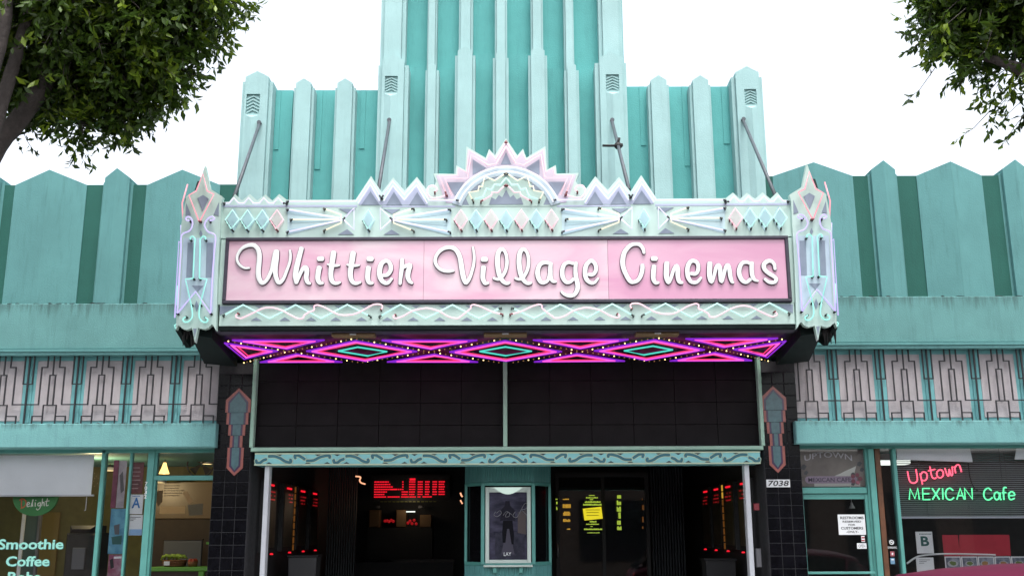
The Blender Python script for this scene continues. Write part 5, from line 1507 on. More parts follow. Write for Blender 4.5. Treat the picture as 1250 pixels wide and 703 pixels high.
# ================================================================== RIGHT CAFE
def xr(px, py, Y): return X(px, py, Y)
zgr = zRbm
XC0 = X(970.5,620,.1)
MB().box(XC0, XR0, 3.2, 3.3, 0, 2.95).build('interior_wall', M['shop_dark'], cafe)
MB().box(XC0, XR0, .45, 3.2, 2.95, 3.05).build('interior_ceiling', M['shop_dark'], cafe)
MB().box(XC0, XR0, .12, 3.2, -.019, .004).build('interior_floor', M['brown'], cafe)
MB().box(XR0, XR0+.1, 0, 3.3, 0, 2.95).build('interior_wall', M['shop_dark'], cafe)
MB().box(lx1+.31, XC0, .46, 3.3, 0, zgr).build('interior_wall', M['shop_dark'], cafe)
MB().box(XC0, XR0, .3, .45, 2.8, zgr+.1).build('window_head', M['teal_metal'], cafe)
def cb(name, pa, pb, ya, yb2, Y0, Y1, mat, par=cafe, yref=None):
    yr = yref or 640
    return MB().bev(X(pa,yr,Y0), X(pb,yr,Y0), Y0, Y1, 0 if yb2 is None else Z((pa+pb)/2,yb2,Y0), zgr if ya is None else Z((pa+pb)/2,ya,Y0), .005).build(name, M[mat], par)
cb('head_bar', 970.5, 1500, None, 546.5, YG-.05, YG+.05, 'teal_metal')
zhb = Z(1100,546.5,YG-.05)
cb('door_post', 972.3, 976.6, 547.2, None, YG-.06, YG+.06, 'teal_metal', yref=640)
cb('door_post', 1062.8, 1066.2, 547.2, None, YG-.05, YG+.06, 'teal_metal', yref=640)
cb('door_post', 1066.7, 1074, 547.2, None, YG-.09, YG+.06, 'teal_metal', yref=640)
cb('wood_post', 1074.8, 1081.5, 547.2, None, YG-.02, YG+.08, 'wood', yref=640)
cb('mullion', 1097, 1101.4, 547.2, None, YG-.06, YG+.05, 'teal_metal', yref=640)
cb('transom_bar', 975.4, 1058.3, 594.5, 602, YG-.055, YG+.055, 'teal_metal', yref=598)
MB().box(X(975.3,570,YG), X(1058.3,570,YG), YG-.003, YG+.003, Z(1016,594.4,YG), zhb).build('transom_pane', M['glass'], cafe)
MB().box(X(1081.8,640,YG), X(1096.8,640,YG), YG-.003, YG+.003, .1, zhb).build('window_pane', M['glass_dim'], cafe)
MB().box(X(1101.6,640,YG), X(1500,640,YG), YG-.003, YG+.003, .55, zhb).build('window_pane', M['glass'], cafe)
MB().bev(X(1101.6,640,YG), X(1500,640,YG), YG-.05, YG+.06, 0, .549, .01).build('bulkhead', M['teal_metal'], cafe)
# door
zd1 = Z(1016,602.8,YG); 
dr = MB()
da, db = X(977,640,YG), X(1062.3,640,YG)
dt = .052
dr.bev(da, da+dt, YG-.03, YG+.02, .02, zd1, .004); dr.bev(db-dt, db, YG-.03, YG+.02, .02, zd1, .004); dr.bev(da+dt, db-dt, YG-.03, YG+.02, zd1-.065, zd1, .004); dr.bev(da+dt, db-dt, YG-.03, YG+.02, .02, .3, .004)
door = dr.build('door', M['teal_metal'], cafe)
MB().box(da+dt, db-dt, YG-.008, YG-.002, .3, zd1-.065).build('door_pane', M['glass_dim'], door)
MB().bev(da+.02, db-.02, YG-.09, YG-.06, Z(1016,700,YG), Z(1016,697,YG), .004).build('push_bar', M['teal_metal'], door)
for x_ in (da+.03, db-.03): pass

# transom sign painted on glass
ts = thing('transom_sign', 'painted glass cafe sign with arched UPTOWN lettering over the green door', 'sign', P(1016,594,YG+.01))
YT = YG+.012
MB().box(X(976.5,570,YT), X(1056,570,YT), YT+.002, YT+.006, Z(1016,593.5,YT), zhb-.02).build('painted_ground', printm('taupe painted glass', (.17,.15,.14), (.24,.22,.20), 4), ts)
mo = [(995,588.5),(1013,583),(1018,581),(1026,577.5),(1034,573.5),(1041,570.5),(1045,568.5),(1043,577),(1044,588)]
q = [(X(a,b_,YT), Z(a,b_,YT)) for (a,b_) in mo]
MB().prism(q, YT, YT+.0015).build('painted_mountain', principled('pale painted mountain', (.62,.64,.60), .7), ts)
MB().box(X(994,591,YT), X(1050,591,YT), YT-.001, YT+.0015, Z(1016,593.4,YT), Z(1016,589.3,YT)).build('painted_foreground', principled('pale painted snow', (.52,.52,.49), .7), ts)
lettering('arched_lettering', 'UPTOWN', X(982,560,YT), X(1040,560,YT), Z(1012,562.5,YT), Z(1012,555.5,YT), YT-.002, principled('grey white lettering', (.55,.54,.58), .6), ts, offset=.004, arch=.045)
pil = []
for k in range(11): an = math.pi/2+math.pi*k/10; pil.append((X(987,585,YT)+.045*math.cos(an), Z(1010,585.3,YT)+.045*math.sin(an)))
for k in range(11): an = -math.pi/2+math.pi*k/10; pil.append((X(1042,585,YT)+.045*math.cos(an), Z(1010,585.3,YT)+.045*math.sin(an)))
MB().prism(pil, YT-.006, YT-.0015).build('name_bar', principled('lilac painted bar', (.36,.29,.38), .6), ts)
lettering('bar_lettering', 'MEXICAN CAFE', X(986.5,585,YT), X(1038.5,585,YT), Z(1012,588,YT), Z(1012,582.5,YT), YT-.008, principled('slate lettering', (.10,.09,.13), .6), ts, offset=.006)
c = (X(1045,584,YT), Z(1045,584,YT)); mb = MB()
for k in range(5):
    a = k*1.256; mb.prism([(c[0]+.05*math.cos(a)+.026*math.cos(2*math.pi*j/10)*1.0, c[1]+.05*math.sin(a)*1.0+.026*math.sin(2*math.pi*j/10)) for j in range(10)], YT-.010-.0015*k, YT-.0075)
mb.build('painted_rose', principled('dull rose paint', (.26,.09,.12), .6), ts)
mb = MB()
for (px, py, r_) in ((1041,579,.03), (1041.5,590,.03), (1051,585,.02), (981,570,.04), (984,577,.03), (1049,566,.035), (1052,573,.03)):
    cx, cz_ = X(px,py,YT), Z(px,py,YT); mb.prism([(cx-r_, cz_-r_*.5), (cx+r_*.1, cz_-r_*.9), (cx+r_, cz_+r_*.3), (cx+r_*.2, cz_+r_), (cx-r_*.6, cz_+r_*.6)], YT-.0045, YT-.0025)
mb.build('painted_leaf', principled('dark painted leaf', (.09,.10,.11), .6), ts)

# restroom notice etc on the door glass
YDn = YG-.012
nt1 = sheet('door_notice', 'white restrooms notice with black capitals on the green cafe door', 'notice', 1023.3, 1056.4, 627.5, 652.3, YDn, 'paper')
for (tx, x0, x1, y0, y1) in (('RESTROOMS',1025.5,1054,630,633.2), ('RESERVED',1028.5,1051,635,637.4), ('FOR',1035.5,1044,639,641.2), ('CUSTOMERS',1026.5,1053.5,642.6,645.8), ('-ONLY-',1033,1048,647.2,650)):
    lettering('text_row', tx, X(x0,y0,YDn), X(x1,y0,YDn), Z(1040,y1,YDn), Z(1040,y0,YDn), YDn-.001, M['ink'], nt1[0], offset=.018, depth=.0006)
s = sheet('sticker', 'tiny red and white sticker below the restrooms notice', 'sticker', 1051.5, 1055.6, 653.5, 661, YDn, 'paper')
motif(s[0], [(1051.8,655),(1055.4,655),(1055.4,656.6),(1051.8,656.6)], YDn, 'red_paper', 'red_band'); motif(s[0], [(1051.8,658.5),(1055.4,658.5),(1055.4,660),(1051.8,660)], YDn, 'red_paper', 'red_band')
s = sheet('sticker', 'small pale card sticker at the door edge below the red sticker', 'sticker', 1046.3, 1057.8, 662.5, 669.3, YDn, 'paper')
lettering('printed_word', 'OPEN', X(1048,665,YDn), X(1056,665,YDn), Z(1052,667.8,YDn), Z(1052,664,YDn), YDn-.001, M['shop_grey'], s[0], depth=.0006)
# no smoking sticker etc on narrow pane
YNp = YG-.012
p = P(1088.3,661.5,YNp); t_ = thing('no_smoking_sticker', 'round white no smoking sticker with caption on the narrow pane', 'sticker', p)
rr = .026; mb = MB()
mb.tube([(p.x+rr*math.cos(2*math.pi*k/18), YNp, p.z+rr*math.sin(2*math.pi*k/18)) for k in range(19)], .005, 5); mb.tube([(p.x-rr*.7, YNp, p.z+rr*.7), (p.x+rr*.7, YNp, p.z-rr*.7)], .004, 5)
mb.build('ring', M['paper'], t_); MB().box(p.x-.012, p.x+.012, YNp-.002, YNp+.002, p.z-.006, p.z+.006).build('cigarette', M['paper'], t_)
lettering('caption', 'NO SMOKING', X(1082,669,YNp), X(1095,669,YNp), Z(1088,669.2,YNp), Z(1088,666.5,YNp), YNp, M['paper'], t_, depth=.0006)
s = sheet('sticker', 'tiny red diamond sticker under the no smoking sticker', 'sticker', 1086.8, 1092, 672.5, 678.5, YNp, principled('dull red print', (.30,.08,.10), .6))
motif(s[0], [(1088.2,675.5),(1089.4,674),(1090.6,675.5),(1089.4,677)], YNp, 'paper', 'white_mark')
s = sheet('sticker', 'tiny blue sticker lowest on the narrow pane', 'sticker', 1087, 1092.3, 680.5, 688, YNp, principled('blue print', (.12,.24,.36), .6))
motif(s[0], [(1088,682),(1091.4,682),(1091.4,683.2),(1088,683.2)], YNp, 'paper', 'white_mark')

# venetian blind
YBL = .34
vb = thing('venetian_blind', 'grey venetian blind lowered behind the cafe neon sign', 'blind', P(1170,632,YBL))
x0, x1 = X(1094,600,YBL), X(1420,600,YBL)
zA, zB = zhb-.05, Z(1170,631,YBL)
n_sl = 33
base = MB().add([(x0,YBL-.010,-.006),(x1,YBL-.010,-.006),(x1,YBL+.010,.006),(x0,YBL+.010,.006),(x0,YBL-.010,-.0045),(x1,YBL-.010,-.0045),(x1,YBL+.010,.0075),(x0,YBL+.010,.0075)], [(0,3,2,1),(4,5,6,7),(0,1,5,4),(1,2,6,5),(2,3,7,6),(3,0,4,7)]).build('slat', M['blindslat'], vb)
me_s = base.data; bpy.data.objects.remove(base)
for k in range(n_sl): link('slat', me_s, vb, loc=(0, 0, zB+.02+(zA-zB-.03)*k/(n_sl-1)))
MB().bev(x0, x1, YBL-.015, YBL+.015, zB-.015, zB+.012, .004).build('bottom_rail', principled('pale lavender rail', (.45,.46,.55), .5), vb)
MB().bev(x0, x1, YBL-.02, YBL+.02, zA, zhb-.002, .004).build('head_rail', M['blindslat'], vb)
for px in (1130, 1180, 1230): MB().tube([(X(px,600,YBL), YBL-.013, zA), (X(px,600,YBL), YBL-.013, zB)], .002, 4).build('ladder_cord', M['shop_grey'], vb)
# white paper valances at the top of the window
vl = thing('paper_valance', 'white paper sheet taped along the top left of the cafe window', 'paper', P(1145,565,YG+.03))
YV = YG+.03
MB().prism([(X(a,b_,YV), Z(a,b_,YV)) for (a,b_) in ((1094.5,546.8),(1184,546.8),(1187.5,563.8),(1095,560.6))], YV, YV+.003).build('sheet', M['fabric_blind'], vl)
vl = thing('paper_valance', 'second white paper sheet cut by the right photo edge on the cafe window', 'paper', P(1245,560,YV))
MB().prism([(X(a,b_,YV), Z(a,b_,YV)) for (a,b_) in ((1240.5,546.8),(1300,546.8),(1300,560.5),(1238.5,560.5))], YV, YV+.003).build('sheet', M['fabric_blind'], vl)
# neon sign
ns = thing('neon_sign', 'red Uptown over green MEXICAN Cafe neon window sign', 'neon sign', P(1170,612,YG+.09))
YNn = YG+.09
def zp(pts): return [(950+a/4.063, 530+b_/4.063) for (a,b_) in pts]
def sign_stroke(pts, mat, smooth=True):
    q = zp(pts)
    if smooth and len(q) > 2: q = spline(q, 5)
    MB().tube([P(a,b_,YNn) for (a,b_) in q], .0095, 6).build('neon_tube', M[mat], ns)
for st in ([(641,182),(650,225),(662,239),(680,238),(690,222),(683,172)], [(703,192),(716,248)], [(705,200),(718,186),(735,192),(738,214),(727,228),(712,226)], [(752,158),(762,208),(775,218),(784,213)], [(743,180),(778,172)],
           [(797,176),(786,190),(791,209),(806,214),(818,203),(817,184),(806,175),(797,176)], [(826,166),(838,200),(846,203),(848,172),(856,200),(864,198),(863,158)], [(873,158),(880,192)], [(875,168),(885,152),(897,152),(903,164),(909,186)]):
    sign_stroke(st, 'neon_red_core')
G = 'neon_green_core'
for st in ([(650,322),(654,268),(678,318),(692,266),(700,322)], [(752,267),(716,267),(718,323),(754,322)], [(717,294),(748,293)], [(763,266),(800,322)], [(800,266),(765,322)], [(815,266),(817,322)], [(886,322),(902,266),(922,321)], [(892,303),(916,302)], [(927,322),(924,266),(963,320),(960,265)]):
    sign_stroke(st, G, False)
for st in ([(868,278),(852,266),(836,274),(830,296),(838,318),(856,323),(872,312)], [(1058,278),(1042,266),(1026,274),(1019,296),(1027,318),(1045,324),(1062,312)],
           [(1097,296),(1086,285),(1074,292),(1072,310),(1082,323),(1094,316),(1098,296)], [(1100,287),(1101,318),(1107,323)], [(1132,264),(1122,262),(1117,276),(1119,324)], [(1110,288),(1130,287)],
           [(1145,303),(1171,301),(1168,288),(1156,283),(1145,292),(1144,310),(1153,323),(1172,316)]):
    sign_stroke(st, G)
MB().tube([P(a,b_,YNn+.03) for (a,b_) in spline([(1182,565),(1184,582),(1190,596),(1200,601)],5)], .006, 5).build('power_cable', M['black'], ns)
MB().bev(X(1110,598,YNn), X(1240,598,YNn), YNn+.03, YNn+.042, Z(1175,603,YNn), Z(1175,601,YNn), .003).build('support_bar', principled('clear grey bar', (.16,.17,.18), .4), ns)
for px in (1125, 1225): MB().box(X(px,590,YNn)-.003, X(px,590,YNn)+.003, YNn+.028, YNn+.034, Z(1175,601,YNn), zhb).build('hanger', M['shop_grey'], ns)
# cards and papers
g3 = sheet('grade_card', 'white letter grade card with a dark green B in the cafe window', 'card', 1118.5, 1139, 648.5, 675, YW, 'paper')
lettering('grade_letter', 'B', X(1124,660,YW), X(1134,660,YW), Z(1129,666,YW), Z(1129,654,YW), YW-.001, M['ink_green'], g3[0], offset=.03)
mb = MB()
for x in np.arange(1122, 1136, 1.7): mb.box(X(x,651,YW), X(x+1.1,651,YW), YW-.002, YW+.0005, Z(1129,652,YW), Z(1129,650.8,YW))
mb.build('printed_caption', M['ink_green'], g3[0], kind='stuff')
g4 = sheet('permit_card', 'white printed permit below the green B card', 'card', 1119, 1140.5, 680, 704, YW, 'paper')
mb = MB()
for (y, x1) in ((682.5,1135),(684.5,1131),(686.5,1128)): mb.box(X(1122,y,YW), X(x1,y,YW), YW-.002, YW+.0005, Z(1130,y+.6,YW), Z(1130,y,YW))
mb.build('printed_lines', M['shop_grey'], g4[0], kind='stuff')
rp = sheet('red_sheet', 'wide red paper sheet in the lower cafe window', 'paper', 1151.3, 1170.5, 652.5, 678.5, YW+.03, 'red_paper', th=.004)
MB().prism([(X(a,b_,YW+.034), Z(a,b_,YW+.034)) for (a,b_) in ((1171,652.3),(1232,652.3),(1234,678),(1171,678.5))], YW+.034, YW+.038).build('sheet', M['red_paper'], rp[0])
for i in range(6):
    pa = 1153.5+20.3*i
    t_ = thing('food_photo', ['salad plate photo card, leftmost in the row below the red sheet', 'pale food photo card, second from left below the red sheet', 'food photo card in the middle of the row below the red sheet', 'food photo card fourth from left below the red sheet', 'food photo card at the right photo edge below the red sheet', 'food photo card just past the right photo edge'][i], 'photo card', P(pa+10,693,YW), 'food photo cards along the cafe window')
    MB().box(X(pa,685,YW), X(pa+19.6,685,YW), YW, YW+.003, Z(pa,700,YW), Z(pa,678.8,YW)).build('card', M['paper'], t_)
    MB().box(X(pa+1.3,685,YW), X(pa+18.4,685,YW), YW-.002, YW+.0005, Z(pa,698,YW), Z(pa,680,YW)).build('print', printm('food photo ground', (.08,.10,.14), (.26,.28,.34), 14), t_)
    cx, cz_ = X(pa+9.8,686,YW), Z(pa,687.5,YW)
    cx += random.uniform(-.02,.02); pr1 = random.uniform(.8,1.1)
    MB().prism([(cx+.062*pr1*math.cos(2*math.pi*k/14), cz_+.036*pr1*math.sin(2*math.pi*k/14)) for k in range(14)], YW-.004, YW-.002).build('printed_plate', principled('printed plate', (.36,.37,.40), .6), t_)
    MB().prism([(cx+.045*math.cos(2*math.pi*k/9)*random.uniform(.7,1.1), cz_+.004+.03*math.sin(2*math.pi*k/9)*random.uniform(.7,1.1)) for k in range(9)], YW-.006, YW-.004).build('printed_food', principled('printed food', random.choice([(.10,.16,.03),(.30,.16,.05),(.25,.06,.03)]), .6), t_)
wr = thing('booth_rail', 'curved white rail behind the B card in the cafe window', 'rail', P(1110,688,.3))
MB().tube([P(a,b_,.215) for (a,b_) in spline([(1107,687.5),(1116,681),(1126,677.5),(1150,675.6),(1190,676),(1215,676.8)],5)], .012, 6).build('rail', M['paper'], wr)
ql = P(1083,566,1.6)
t_ = thing('ceiling_light', 'pale fluorescent ceiling light seen beside the brown wood post', 'light', ql)
MB().bev(X(1074,566,1.6), X(1112,566,1.6), 1.6, 1.9, ql.z, ql.z+.05, .01).build('diffuser', M['lamp_white'], t_)
MB().bev(X(1072,566,1.6), X(1114,566,1.6), 1.58, 1.92, ql.z+.051, 2.95, .01).build('housing', M['white_paint'], t_)
# hanging pendant seen through door glass
p = P(1040,620,1.2); t_ = thing('hanging_lamp', 'small pale hanging lamp seen through the cafe door glass', 'lamp', p)
MB().lathe([(.01,.08),(.02,.05),(.045,0),(.001,0)], p, 10).build('shade', M['paper'], t_); MB().tube([(p.x,p.y,p.z+.08),(p.x,p.y,2.95)], .004, 5).build('cord', M['paper'], t_)

# ================================================================== TREES
def leafmat(name, col, trans):
    m, t, o = newmat(name)
    b = t.nodes.new('ShaderNodeBsdfPrincipled'); b.inputs['Roughness'].default_value = .38; b.inputs['Specular IOR Level'].default_value = .4
    at = t.nodes.new('ShaderNodeAttribute'); at.attribute_name = 'leaf_tone'
    cr = t.nodes.new('ShaderNodeValToRGB')
    cr.color_ramp.elements[0].color = (*[c*.45 for c in col], 1); cr.color_ramp.elements[1].color = (col[0]*3.1, col[1]*2.3, col[2]*1.2, 1)
    e = cr.color_ramp.elements.new(.55); e.color = (*col, 1)
    t.links.new(at.outputs['Fac'], cr.inputs[0]); t.links.new(cr.outputs[0], b.inputs['Base Color'])
    tr = t.nodes.new('ShaderNodeBsdfTranslucent'); t.links.new(cr.outputs[0], tr.inputs[0])
    mx = t.nodes.new('ShaderNodeMixShader'); mx.inputs[0].default_value = trans
    t.links.new(b.outputs[0], mx.inputs[1]); t.links.new(tr.outputs[0], mx.inputs[2]); t.links.new(mx.outputs[0], o.inputs[0])
    return m
M['leaf'] = leafmat('ficus leaf', (.058, .112, .014), .38)

def crown(name, lobes, par, n_sprays, leaf_len=.098):
    """lobes: (centre, radius, weight); sprays of leaves hung through the lobes, denser near their skins"""
    wts = np.array([l[2] for l in lobes], float); wts /= wts.sum()
    V = []; F = []; T = []
    k_l = rng.choice(len(lobes), n_sprays, p=wts)
    d = rng.normal(size=(n_sprays, 3)); d /= np.linalg.norm(d, axis=1)[:, None]
    rad = rng.uniform(.06, 1.0, n_sprays) ** .55 * rng.choice([1.0, 1.0, 1.0, 1.12], n_sprays)
    cen = np.array([l[0] for l in lobes]); rr = np.array([l[1] for l in lobes])
    wob = 1 + .15*np.sin(d[:,0]*7+k_l) * np.sin(d[:,2]*9+2*k_l) + rng.normal(0, .035, n_sprays)
    pos = cen[k_l] + d*(rr[k_l]*rad*wob)[:, None]
    allv = []; tone = []
    for i in range(n_sprays):
        # a spray: a short twig direction drooping outward
        ax = d[i]*.6 + rng.normal(0, .45, 3) + np.array((0, 0, -.35)); ax /= np.linalg.norm(ax)
        nl = rng.integers(7, 13)
        L_ = rng.uniform(.14, .26)
        tn = np.clip(rng.normal(.42, .24) + .22*math.sin(pos[i][0]*5.1)*math.sin(pos[i][2]*6.3+1.0), 0, 1)
        s_ = np.linspace(0, 1, nl)
        base = pos[i] + ax*(s_*L_)[:, None]
        dr_ = ax*.7 + rng.normal(0, .62, (nl, 3)) + np.array((0, 0, -.12)); dr_ /= np.linalg.norm(dr_, axis=1)[:, None]
        sd_ = np.cross(dr_, rng.normal(size=(nl, 3)) + np.array((0, 0, 1.2))); sd_ /= (np.linalg.norm(sd_, axis=1)[:, None]+1e-9)
        nrm = np.cross(dr_, sd_)
        ll = leaf_len*rng.uniform(.7, 1.2, nl)[:, None]; wd = ll*.21
        a = base; tip = base + dr_*ll; m1 = base + dr_*ll*.45
        lf = m1 + sd_*wd + nrm*wd*.35; rt = m1 - sd_*wd + nrm*wd*.35; mm = m1
        blk = np.stack([a, lf, tip, rt, mm], 1)   # 5 verts per leaf
        allv.append(blk.reshape(-1, 3)); tone.append(np.repeat(np.clip(tn+rng.normal(0, .12, nl), 0, 1), 4))
    tw = MB()
    for i in np.nonzero(rad*wob > .62)[0][::2]:
        p0 = pos[i]-d[i]*.22; p1 = pos[i]; ax2 = (allv[i].reshape(-1, 5, 3)[-1, 0]-p1)
        p0b = p0 + np.array((rng.normal(0, .03), rng.normal(0, .03), .05))
        tw.tube([tuple(p0b), tuple(p1), tuple(p1+ax2)], [.005, .0035, .0015], 3)
    for c_, r_ in zip(cen, rr):
        if r_ < .2:
            near = min((q for q, z_ in zip(cen, rr) if z_ > .2), key=lambda q: np.linalg.norm(q-c_))
            m_ = (near+c_)/2 + np.array((.03, 0, .06)); tw.tube(spline([tuple(near), tuple(m_), tuple(c_)], 4), [.014, .004], 5)
    tw.build('twigs', M['bark'], par, kind='stuff')
    Vv = np.concatenate(allv); nlv = len(Vv)//5
    idx = np.arange(nlv)[:, None]*5
    tri = np.concatenate([idx+np.array([[0,4,1]]), idx+np.array([[1,4,2]]), idx+np.array([[2,4,3]]), idx+np.array([[3,4,0]])], 1).reshape(-1, 3)
    me = bpy.data.meshes.new(name)
    me.vertices.add(len(Vv)); me.vertices.foreach_set('co', Vv.ravel())
    me.loops.add(tri.size); me.loops.foreach_set('vertex_index', tri.ravel().astype(np.int32))
    me.polygons.add(len(tri)); me.polygons.foreach_set('loop_start', np.arange(0, tri.size, 3, dtype=np.int32))
    at = me.attributes.new('leaf_tone', 'FLOAT', 'FACE'); at.data.foreach_set('value', np.concatenate(tone).astype(np.float32))
    me.materials.append(M['leaf']); me.update(); me.validate()
    return link(name, me, par, kind='stuff')

def limb(mb, pts, r0, r1):
    q = spline([tuple(p) for p in pts], 4)
    n = len(q); rs = [r0+(r1-r0)*i/(n-1)+random.uniform(-.004,.004) for i in range(n)]
    mb.tube(q, rs, 9)

YT1 = -4.35
tl = thing('street_tree', 'leafy ficus street tree with forking grey limbs at the left photo edge', 'tree', (-5.55, YT1, 0), 'street trees along the kerb')
def lp(px, py, dy=0.0): return P(px, py, YT1+dy)
trk = MB()
fork = Vector((-5.30, YT1, 3.1))
limb(trk, [(-5.55, YT1, -.02), (-5.58, YT1, .8), (-5.48, YT1+.03, 1.9), fork], .23, .17)
limb(trk, [fork, lp(-18,205,.05), lp(20,150,.05), lp(42,122,.0), lp(56,96,-.03), lp(60,60,0), lp(66,20,.1), lp(85,-40,.2), lp(120,-110,.3)], .105, .045)
limb(trk, [lp(46,116,0), lp(52,108,.0), lp(57,96,-.02)], .085, .085)
limb(trk, [fork, lp(-30,220,-.3), lp(2,125,-.35), lp(17,78,-.35), lp(28,40,-.3), lp(40,0,-.2), lp(60,-60,0)], .08, .03)
limb(trk, [fork, lp(-60,200,-.6), lp(-12,90,-.7), lp(4,30,-.7), lp(8,-10,-.7), lp(20,-90,-.6)], .075, .05)
limb(trk, [lp(58,85,0), lp(90,70,.2), lp(140,52,.25), lp(190,40,.3), lp(235,20,.3)], .04, .012)
limb(trk, [lp(66,20,.1), lp(110,-10,.0), lp(180,-30,-.1), lp(250,-50,-.1)], .045, .015)
limb(trk, [fork, (-6.0, YT1+.3, 4.2), (-6.9, YT1+.5, 5.6), (-7.6, YT1+.4, 6.6)], .13, .04)
trk.build('trunk', M['bark'], tl)
lob = [((lp(95,15,.0)), .80, 1.6), ((lp(185,-2,.1)), .62, 1.2), ((lp(235,-15,.15)), .52, .9), ((lp(150,60,.15)), .52, .9), ((lp(110,92,.2)), .36, .45), ((lp(170,108,.2)), .26, .28), ((lp(200,82,.2)), .30, .3), ((lp(20,40,.25)), .70, 1.1), ((lp(45,105,.45)), .34, .35),
       ((lp(100,152,.1)), .12, .05), ((lp(98,172,.1)), .09, .03), ((lp(140,132,.2)), .20, .14), ((lp(150,148,.2)), .10, .05), ((lp(75,135,.3)), .15, .08),
       (Vector((-5.6, YT1, 6.6)), 1.5, 1.6), (Vector((-6.8, YT1+.4, 6.3)), 1.3, 1.2), (Vector((-4.2, YT1, 6.9)), 1.3, 1.3), (Vector((-7.0, YT1-.3, 5.0)), 1.0, .7), (Vector((-6.9, YT1+1.2, 6.6)), 1.0, .6), (Vector((-5.4, YT1-1.4, 6.2)), 1.1, .7)]
crown('crown', [(tuple(a), b_, c_) for (a, b_, c_) in lob], tl, 5600)

YT2 = -4.5
t2 = thing('street_tree', 'leafy ficus street tree hanging in at the top right photo corner', 'tree', (6.3, YT2, 0), 'street trees along the kerb')
def rp_(px, py, dy=0.0): return P(px, py, YT2+dy)
trk = MB()
fork = Vector((6.1, YT2, 3.4))
limb(trk, [(6.3, YT2, -.02), (6.32, YT2, 1.0), (6.2, YT2, 2.2), fork], .22, .16)
limb(trk, [fork, (5.8, YT2, 4.2), rp_(1290,105,.0), rp_(1252,88,.0), rp_(1232,80,0), rp_(1214,73,.0), rp_(1195,68,.1), rp_(1160,40,.2)], .10, .012)
limb(trk, [rp_(1285,103,0), rp_(1262,60,.1), rp_(1240,20,.1), rp_(1210,-30,.1), rp_(1170,-70,.1)], .07, .03)
limb(trk, [fork, (6.6, YT2+.3, 4.8), (7.3, YT2+.3, 6.2)], .11, .04)
trk.build('trunk', M['bark'], t2)
lob = [((rp_(1205,-22,.1)), .38, 1.0), ((rp_(1172,8,.15)), .22, .4), ((rp_(1140,-6,.1)), .12, .10), ((rp_(1170,34,.1)), .16, .2), ((rp_(1182,52,.05)), .12, .08), ((rp_(1225,-4,.0)), .30, .6), ((rp_(1262,4,.15)), .36, .7), ((rp_(1232,30,.25)), .15, .10), ((rp_(1258,52,.05)), .10, .05), ((rp_(1196,60,.1)), .09, .04), ((rp_(1310,-10,.1)), .5, .9),
       ((rp_(1240,80,.0)), .04, .004), ((rp_(1184,84,.1)), .05, .006),
       (Vector((5.6, YT2, 6.3)), 1.3, 1.2), (Vector((6.6, YT2+.5, 6.0)), 1.4, 1.2), (Vector((4.9, YT2+.2, 6.9)), 1.2, 1.0), (Vector((6.9, YT2-.3, 5.2)), 1.0, .7), (Vector((6.9, YT2+1.2, 6.6)), 1.0, .6), (Vector((6.0, YT2-1.4, 6.2)), 1.1, .7)]
crown('crown', [(tuple(a), b_, c_) for (a, b_, c_) in lob], t2, 4600)

# ================================================================== PARKED CAR
YCR = -5.25
car = thing('parked_car', 'crimson parked hatchback whose curved roof shows at the lower right', 'car', (4.75, YCR+.85, -.14))
zr = Q(0,0,5).z
zroof = Z(1215,690,YCR+.25)-.03
x_l = X(1100,700,YCR+.25)
# body sections along x: (x, half width, belt z, sill z)
cy = YCR+.85
def ring(x, hw, zb_, zt_, rnd=.1):
    return [(x, cy-hw+.04, zb_), (x, cy-hw, zb_+.12), (x, cy-hw, zt_-rnd*.9), (x, cy-hw+rnd*.35, zt_-rnd*.25), (x, cy-hw+rnd, zt_), (x, cy+hw-rnd, zt_), (x, cy+hw-rnd*.35, zt_-rnd*.25), (x, cy+hw, zt_-rnd*.9), (x, cy+hw, zb_+.12), (x, cy+hw-.04, zb_)]
secs = [ring(2.50,.66,.22,.62), ring(2.60,.80,.10,.80), ring(2.85,.86,.04,.88), ring(3.6,.88,.03,.90), ring(5.0,.88,.03,.88), ring(5.9,.87,.04,.82), ring(6.5,.82,.08,.72), ring(6.72,.66,.18,.56)]
mb = MB(); n = 10; vs = [p for s in secs for p in s]; fs = []
for i in range(len(secs)-1):
    for k in range(n): fs.append((i*n+k, i*n+(k+1)%n, (i+1)*n+(k+1)%n, (i+1)*n+k))
fs += [tuple(range(n-1,-1,-1)), tuple((len(secs)-1)*n+k for k in range(n))]
mb.add(vs, fs, 0, True); body = mb.build('body', M['car_paint'], car)
# roof shell
def rz_(x):
    pts = [(2.78,1.05),(2.95,zroof-.16),(x_l+.05,zroof-.085),(3.45,zroof-.035),(3.95,zroof),(4.5,zroof+.005),(5.0,zroof-.03),(5.35,zroof-.11)]
    for i in range(len(pts)-1):
        if pts[i][0] <= x <= pts[i+1][0]:
            u = (x-pts[i][0])/(pts[i+1][0]-pts[i][0]); u = u*u*(3-2*u)*.35+u*.65
            return pts[i][1]+(pts[i+1][1]-pts[i][1])*u
    return pts[0][1] if x < pts[0][0] else pts[-1][1]
mb = MB(); vs = []; xs_ = [2.95+2.4*i/24 for i in range(25)]
for x in xs_:
    z = rz_(x); hw = .60
    for (yy, dz) in ((-hw-.03,-.075),(-hw,-.045),(-hw+.06,-.02),(-.3,.02),(0,.03),(.3,.02),(hw-.06,-.02),(hw,-.045),(hw+.03,-.075)): vs.append((x, cy+yy, z+dz-.0))
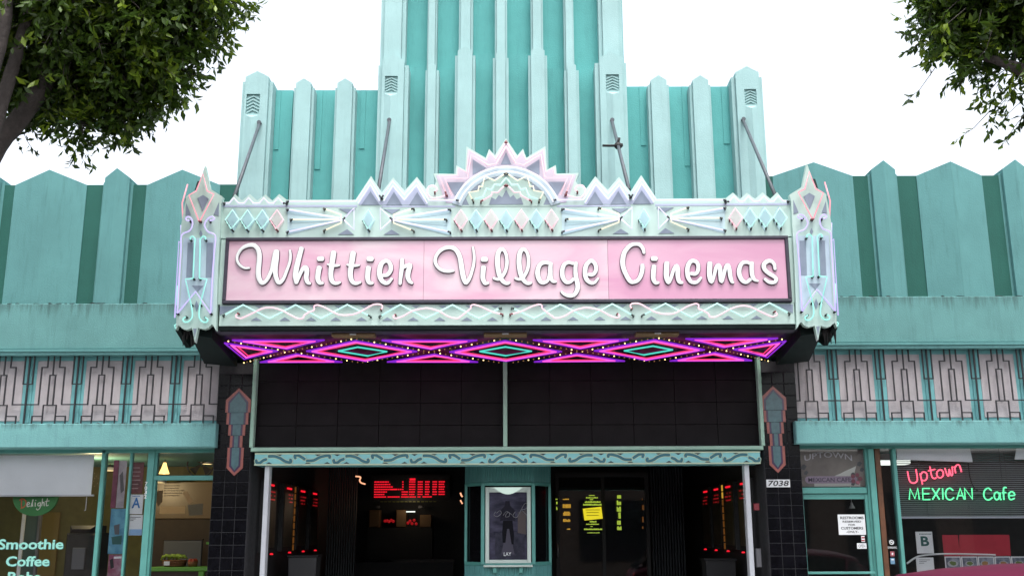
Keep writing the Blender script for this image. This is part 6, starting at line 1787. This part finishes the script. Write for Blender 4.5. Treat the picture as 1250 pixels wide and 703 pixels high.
n = 9; fs = [(i*n+k, (i+1)*n+k, (i+1)*n+k+1, i*n+k+1) for i in range(24) for k in range(8)]
mb.add(vs, fs, 0, True); mb.build('roof', M['car_paint'], car)
# glasshouse
mb = MB(); vs = []; gx = [2.95+2.35*i/20 for i in range(21)]
for x in gx:
    z = rz_(x)-.065; t_ = (x-2.95)/2.35
    for (yy, zz_) in ((-.79,.86),(-.61,z-.02),(.61,z-.02),(.79,.86)): vs.append((x, cy+yy, zz_))
fs = [(i*4+k, (i+1)*4+k, (i+1)*4+(k+1)%4, i*4+(k+1)%4) for i in range(20) for k in (0,2)]
mb.add(vs, fs, 0, True); mb.build('side_window', M['car_glass'], car)
zb1 = rz_(2.95)-.08; zb2_ = rz_(5.34)-.08
MB().add([(2.62,cy-.72,.86),(2.62,cy+.72,.86),(2.955,cy+.60,zb1),(2.955,cy-.60,zb1)], [(0,1,2,3)]).build('rear_window', M['car_glass'], car)
MB().add([(5.95,cy-.74,.84),(5.95,cy+.74,.84),(5.34,cy+.60,zb2_),(5.34,cy-.60,zb2_)], [(0,3,2,1)]).build('windscreen', M['car_glass'], car)
for (x, ) in ((3.15,), (4.15,), (5.05,)):
    for s in (-1, 1):
        MB().tube([(x, cy+s*.795, .86), (x+(.12 if x > 5 else 0), cy+s*.625, rz_(x)-.085)], .028, 6).build('pillar', M['car_paint'] if x != 4.15 else M['black'], car)
for x in (3.25, 5.75):
    for s in (-1, 1):
        wh = MB(); yc = cy+s*.80
        wh.tube([(x, yc-.1, .18), (x, yc+.1, .18)], .31, 20); o = wh.build('wheel', M['tyre'], car)
        MB().tube([(x, yc+s*.09, .18), (x, yc+s*.108, .18)], .2, 16).build('rim', M['alloy'], o)
for s in (-1, 1):
    MB().ball((2.60, cy+s*.66, .70), .05, .10, .08).build('tail_light', M['lamp_red'], car)
    MB().ball((6.60, cy+s*.60, .56), .08, .13, .06).build('headlight', M['headlamp'], car)
    MB().ball((5.15, cy+s*.95, .92), .06, .09, .07).build('wing_mirror', M['car_paint'], car)

car.location.x += .25
